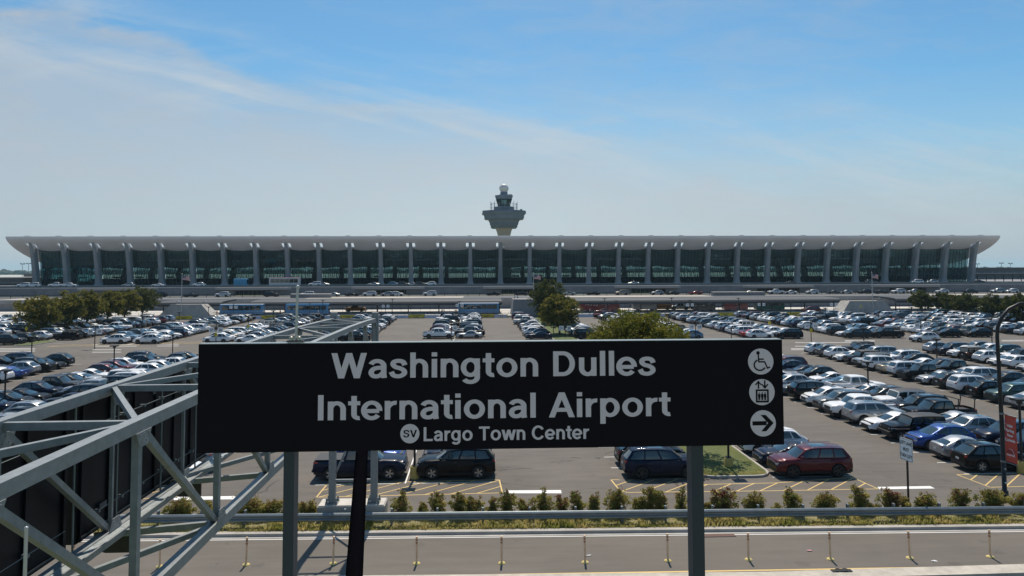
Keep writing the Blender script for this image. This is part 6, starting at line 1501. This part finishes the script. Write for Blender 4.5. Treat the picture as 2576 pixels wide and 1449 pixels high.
def glyph_text(s, L_, R_, zb, zt, par, mt, wv=.198, wh=.158, y0=-.0035, name='lettering'):
    tot = sum(GL[c][0] for c in s)-.08; kx = (R_-L_)/tot; kz = zt-zb; x = -.04; b = MB(); ly = 0
    for ch in s:
        adv, st_ = GL[ch]
        for e in st_:
            ly += 1; y = y0-.00025*(ly % 3)
            if e[0] == 'h':
                (xa, ya), (xb, yb) = e[1], e[2]; q = wv*.54
                vs = [(xa-q, ya), (xa+q, ya), (xb+q, yb), (xb-q, yb)]; b.add([(L_+(x+u_)*kx, y, zb+v_*kz) for u_, v_ in vs], [(0, 1, 2, 3)])
            else:
                P = e[1]; n = len(P); lf = []; rt = []
                for i in range(n):
                    if e[0] == 'c': p0, p1 = P[(i-1) % (n-1)], P[(i+1) % (n-1)]
                    else: p0, p1 = P[max(0, i-1)], P[min(n-1, i+1)]
                    dx, dy = p1[0]-p0[0], p1[1]-p0[1]; l = math.hypot(dx, dy) or 1; nx_, ny_ = -dy/l, dx/l
                    lf.append((P[i][0]+nx_*wv/2, P[i][1]+ny_*wh/2)); rt.append((P[i][0]-nx_*wv/2, P[i][1]-ny_*wh/2))
                b.grid([[(L_+(x+u_)*kx, y, zb+v_*kz) for u_, v_ in row] for row in (lf, rt)], 0, False)
        x += adv
    print(s, 'x stretch', round(kx/kz, 3)); return b.build(name, mt, par)
def label_text(s, pxa, pxb, ybase, ycap):
    m_ = (pxa+pxb)/2; return glyph_text(s, lx(pxa, ybase), lx(pxb, ybase), lz(m_, ybase), lz(m_, ycap), st, M['signtext'])
label_text('Washington Dulles', 835, 1650, 948, 885)
label_text('International Airport', 796, 1686, 1052, 989)
label_text('Largo Town Center', 1064, 1482, 1107, 1072)
def disc(px, y, rpx, mt=None, name='disc'):
    n = 48; r_ = rpx*SY/FPX; cx_, cz_ = lx(px, y), lz(px, y); b = MB(); b.add([(cx_+r_*math.cos(2*math.pi*k/n), -.0025, cz_+r_*math.sin(2*math.pi*k/n)) for k in range(n)]+[(cx_+r_*math.cos(2*math.pi*k/n), -.0003, cz_+r_*math.sin(2*math.pi*k/n)) for k in range(n)], [tuple(range(n))[::-1]]+[(k, (k+1) % n, n+(k+1) % n, n+k) for k in range(n)])
    return b.build(name, mt or M['signtext'], st), cx_, cz_, r_
d_, cx_, cz_, r_ = disc(1031, 1091, 23.5); glyph_text('SV', cx_-r_*.70, cx_+r_*.72, cz_-r_*.38, cz_+r_*.38, d_, M['signface'], y0=-.0035, name='letters')
# wheelchair, lift and arrow pictograms
k_ = SY/FPX
def shape(par, cx_, cz_, pieces, name='pictogram'):
    b = MB()
    for pc in pieces:
        if pc[0] == 'disc':
            _, x, z, r_ = pc; n = 24; b.add([(cx_+(x+r_*math.cos(2*math.pi*q/n))*k_, -.0035, cz_+(z+r_*math.sin(2*math.pi*q/n))*k_) for q in range(n)], [tuple(range(n))[::-1]])
        elif pc[0] == 'poly':
            b.add([(cx_+x*k_, -.0035, cz_+z*k_) for x, z in pc[1]], [tuple(range(len(pc[1])))[::-1]])
        elif pc[0] == 'line':
            _, pts_, w_ = pc
            for q, ((xa, za), (xb, zb2)) in enumerate(zip(pts_, pts_[1:])):
                d = Vector((xb-xa, zb2-za)).normalized(); nn = Vector((-d.y, d.x))*w_/2; e = d*w_*.3; yy = -.0035-.00012*q
                b.add([(cx_+(xa-e.x+nn.x)*k_, yy, cz_+(za-e.y+nn.y)*k_), (cx_+(xb+e.x+nn.x)*k_, yy, cz_+(zb2+e.y+nn.y)*k_), (cx_+(xb+e.x-nn.x)*k_, yy, cz_+(zb2+e.y-nn.y)*k_), (cx_+(xa-e.x-nn.x)*k_, yy, cz_+(za-e.y-nn.y)*k_)], [(0, 1, 2, 3)])
    return b.build(name, M['signface'], par)
# pictogram units: picture pixels; detail crop scale 3.29*1.59 px per unit
q_ = 1/5.24
d_, cx_, cz_, r_ = disc(1914, 909.5, 32.8)
def Z(lst, ox, oy): return [((x-ox)*q_, -(y-oy)*q_) for x, y in lst]
ox, oy = 345, 284
arc = [(ox-10+math.cos(R(a))*76, 330-math.sin(R(a))*70) for a in [118+8*i for i in range(27)]]
shape(d_, cx_, cz_, [('disc', (310-ox)*q_, -(170-oy)*q_, 4.5), ('line', Z([(312, 195), (318, 288), (396, 288), (434, 372), (464, 358)], ox, oy), 3.6), ('line', Z([(318, 253), (380, 253)], ox, oy), 3.6), ('line', Z([(x-4, y) for x, y in arc], ox, oy), 3.6)])
ox, oy = 359, 694
d_, cx_, cz_, r_ = disc(1917, 986.5, 32.8)
body = []
for x in (321, 361, 400): body += [('disc', (x-ox)*q_, -(705-oy)*q_, 1.7), ('poly', Z([(x-17, 717), (x+17, 717), (x+17, 762), (x+13, 762), (x+12, 803), (x+2, 803), (x, 770), (x-2, 803), (x-12, 803), (x-13, 762), (x-17, 762)], ox, oy))]
shape(d_, cx_, cz_, [('line', Z([(286, 669), (438, 669), (438, 819), (286, 819), (286, 669)], ox, oy), 4.4), ('line', Z([(313, 643), (313, 552)], ox, oy), 3.8), ('line', Z([(276, 596), (311, 556), (350, 596)], ox, oy), 3.2), ('line', Z([(399, 545), (399, 638)], ox, oy), 3.8), ('line', Z([(362, 594), (400, 640), (438, 594)], ox, oy), 3.2)]+body)
ox, oy = 373, 1105
d_, cx_, cz_, r_ = disc(1920, 1065, 32.8)
shape(d_, cx_, cz_, [('poly', Z([(229, 1078), (420, 1076), (420, 1130), (229, 1132)], ox, oy)), ('poly', Z([(340, 995), (408, 995), (514, 1102), (412, 1210), (345, 1210), (440, 1103)], ox, oy))])
for a, c, s in ((713, 740, 1), (1740, 1770, -1)):
    xa, xb = sorted((atY(a, 1200, 6.02).x, atY(c, 1200, 6.02).x)); MB().box(xa-(x0+x1)/2, xb-(x0+x1)/2, -.012 if False else .02, .16, 9.5-z0, -.002).build('sign_post', M['postpaint'], st)
MB().box(-.14, .0, .09, .14, hh-.07, hh-.03, M=Matrix.Translation((hw+.03, 0, 0))).build('hanger', M['black'], st)
# platform edge below the sign
tag(MB().box(-9, 9, 5.2, 6.6, 9.2, 9.5).build('platform_edge', M['conc']), kind='structure')
# lightning rods with ball tips
def rod(pb, pt, label, r_=.011, plate=True):
    t_ = thing('lightning_rod', tuple(pb), 0, label, 'lightning rod', 'silver rods with ball tips'); d = Vector(pt)-Vector(pb)
    MB().tube([(0, 0, 0), tuple(d)], r_, 10).build('rod', M['silver_pole'], t_); MB().lathe([(.001, -.016), (.012, -.011), (.017, 0), (.012, .011), (.001, .016)], tuple(d), 12).build('ball_tip', M['silver_pole'], t_)
    if plate:
        b = MB(); b.box(-.07, .07, -.03, .03, 0, .012); b.build('base_plate', M['black'], t_)
        for x in (-.035, .03): b2 = MB(); b2.lathe([(.02, .0), (.02, .02), (.012, .03), (.001, .032)], (x, -.012, .013), 10); b2.build('clamp', mat('brass_clamp', (.45, .42, .33), .4, metal=.5), t_)
rod((-1.53, 6.05, 12.700), atY(749, 722, 6.05), 'silver rod with a ball tip standing on top of the station sign')
pt = atY(66, 1329, 6.0); rod((pt.x, 6.0, 9.5), pt, 'silver rod with a ball tip at the lower left before the gantry', .0135, False)
# black slanted strut of the station in front of the road
b = MB(); b.tube([atY(886, 1560, 9.6), atY(891, 1449, 10.6), atY(910, 1142, 15), atY(916, 1040, 17)], [.125, .125, .125, .10], 14)
pa = atY(886, 1560, 9.6); st_ = thing('slanted_strut', tuple(pa), 0, 'thick black slanted strut behind the left half of the station sign', 'strut')
b = MB(); b.tube([Vector(q)-pa for q in (pa, atY(891, 1449, 10.6), atY(910, 1142, 15), atY(917, 1010, 17.5))], [.125, .125, .125, .11], 14); b.build('tube', M['matteblack'], st_)
MB().lathe([(.16, -.06), (.16, .02), (.12, .03)], tuple(atY(917, 1010, 17.5)-pa), 14).build('end_cap', M['black'], st_)
# ================================================================ thin summer haze over the airfield
hb = MB().box(-7000, 7000, -400, 9200, -2.0, 90); ho = hb.build('haze', bpy.data.materials.new('haze_air'))
hm = ho.data.materials[0]; hm.use_nodes = True; t = hm.node_tree; t.nodes.clear()
o_ = t.nodes.new('ShaderNodeOutputMaterial'); pv = t.nodes.new('ShaderNodeVolumePrincipled'); pv.inputs['Density'].default_value = .00009
pv.inputs['Color'].default_value = (.55, .85, 1, 1); pv.inputs['Anisotropy'].default_value = .3
t.links.new(pv.outputs[0], o_.inputs['Volume']); tag(ho, kind='stuff'); ho['label'] = 'thin pale haze in the air over the airfield'
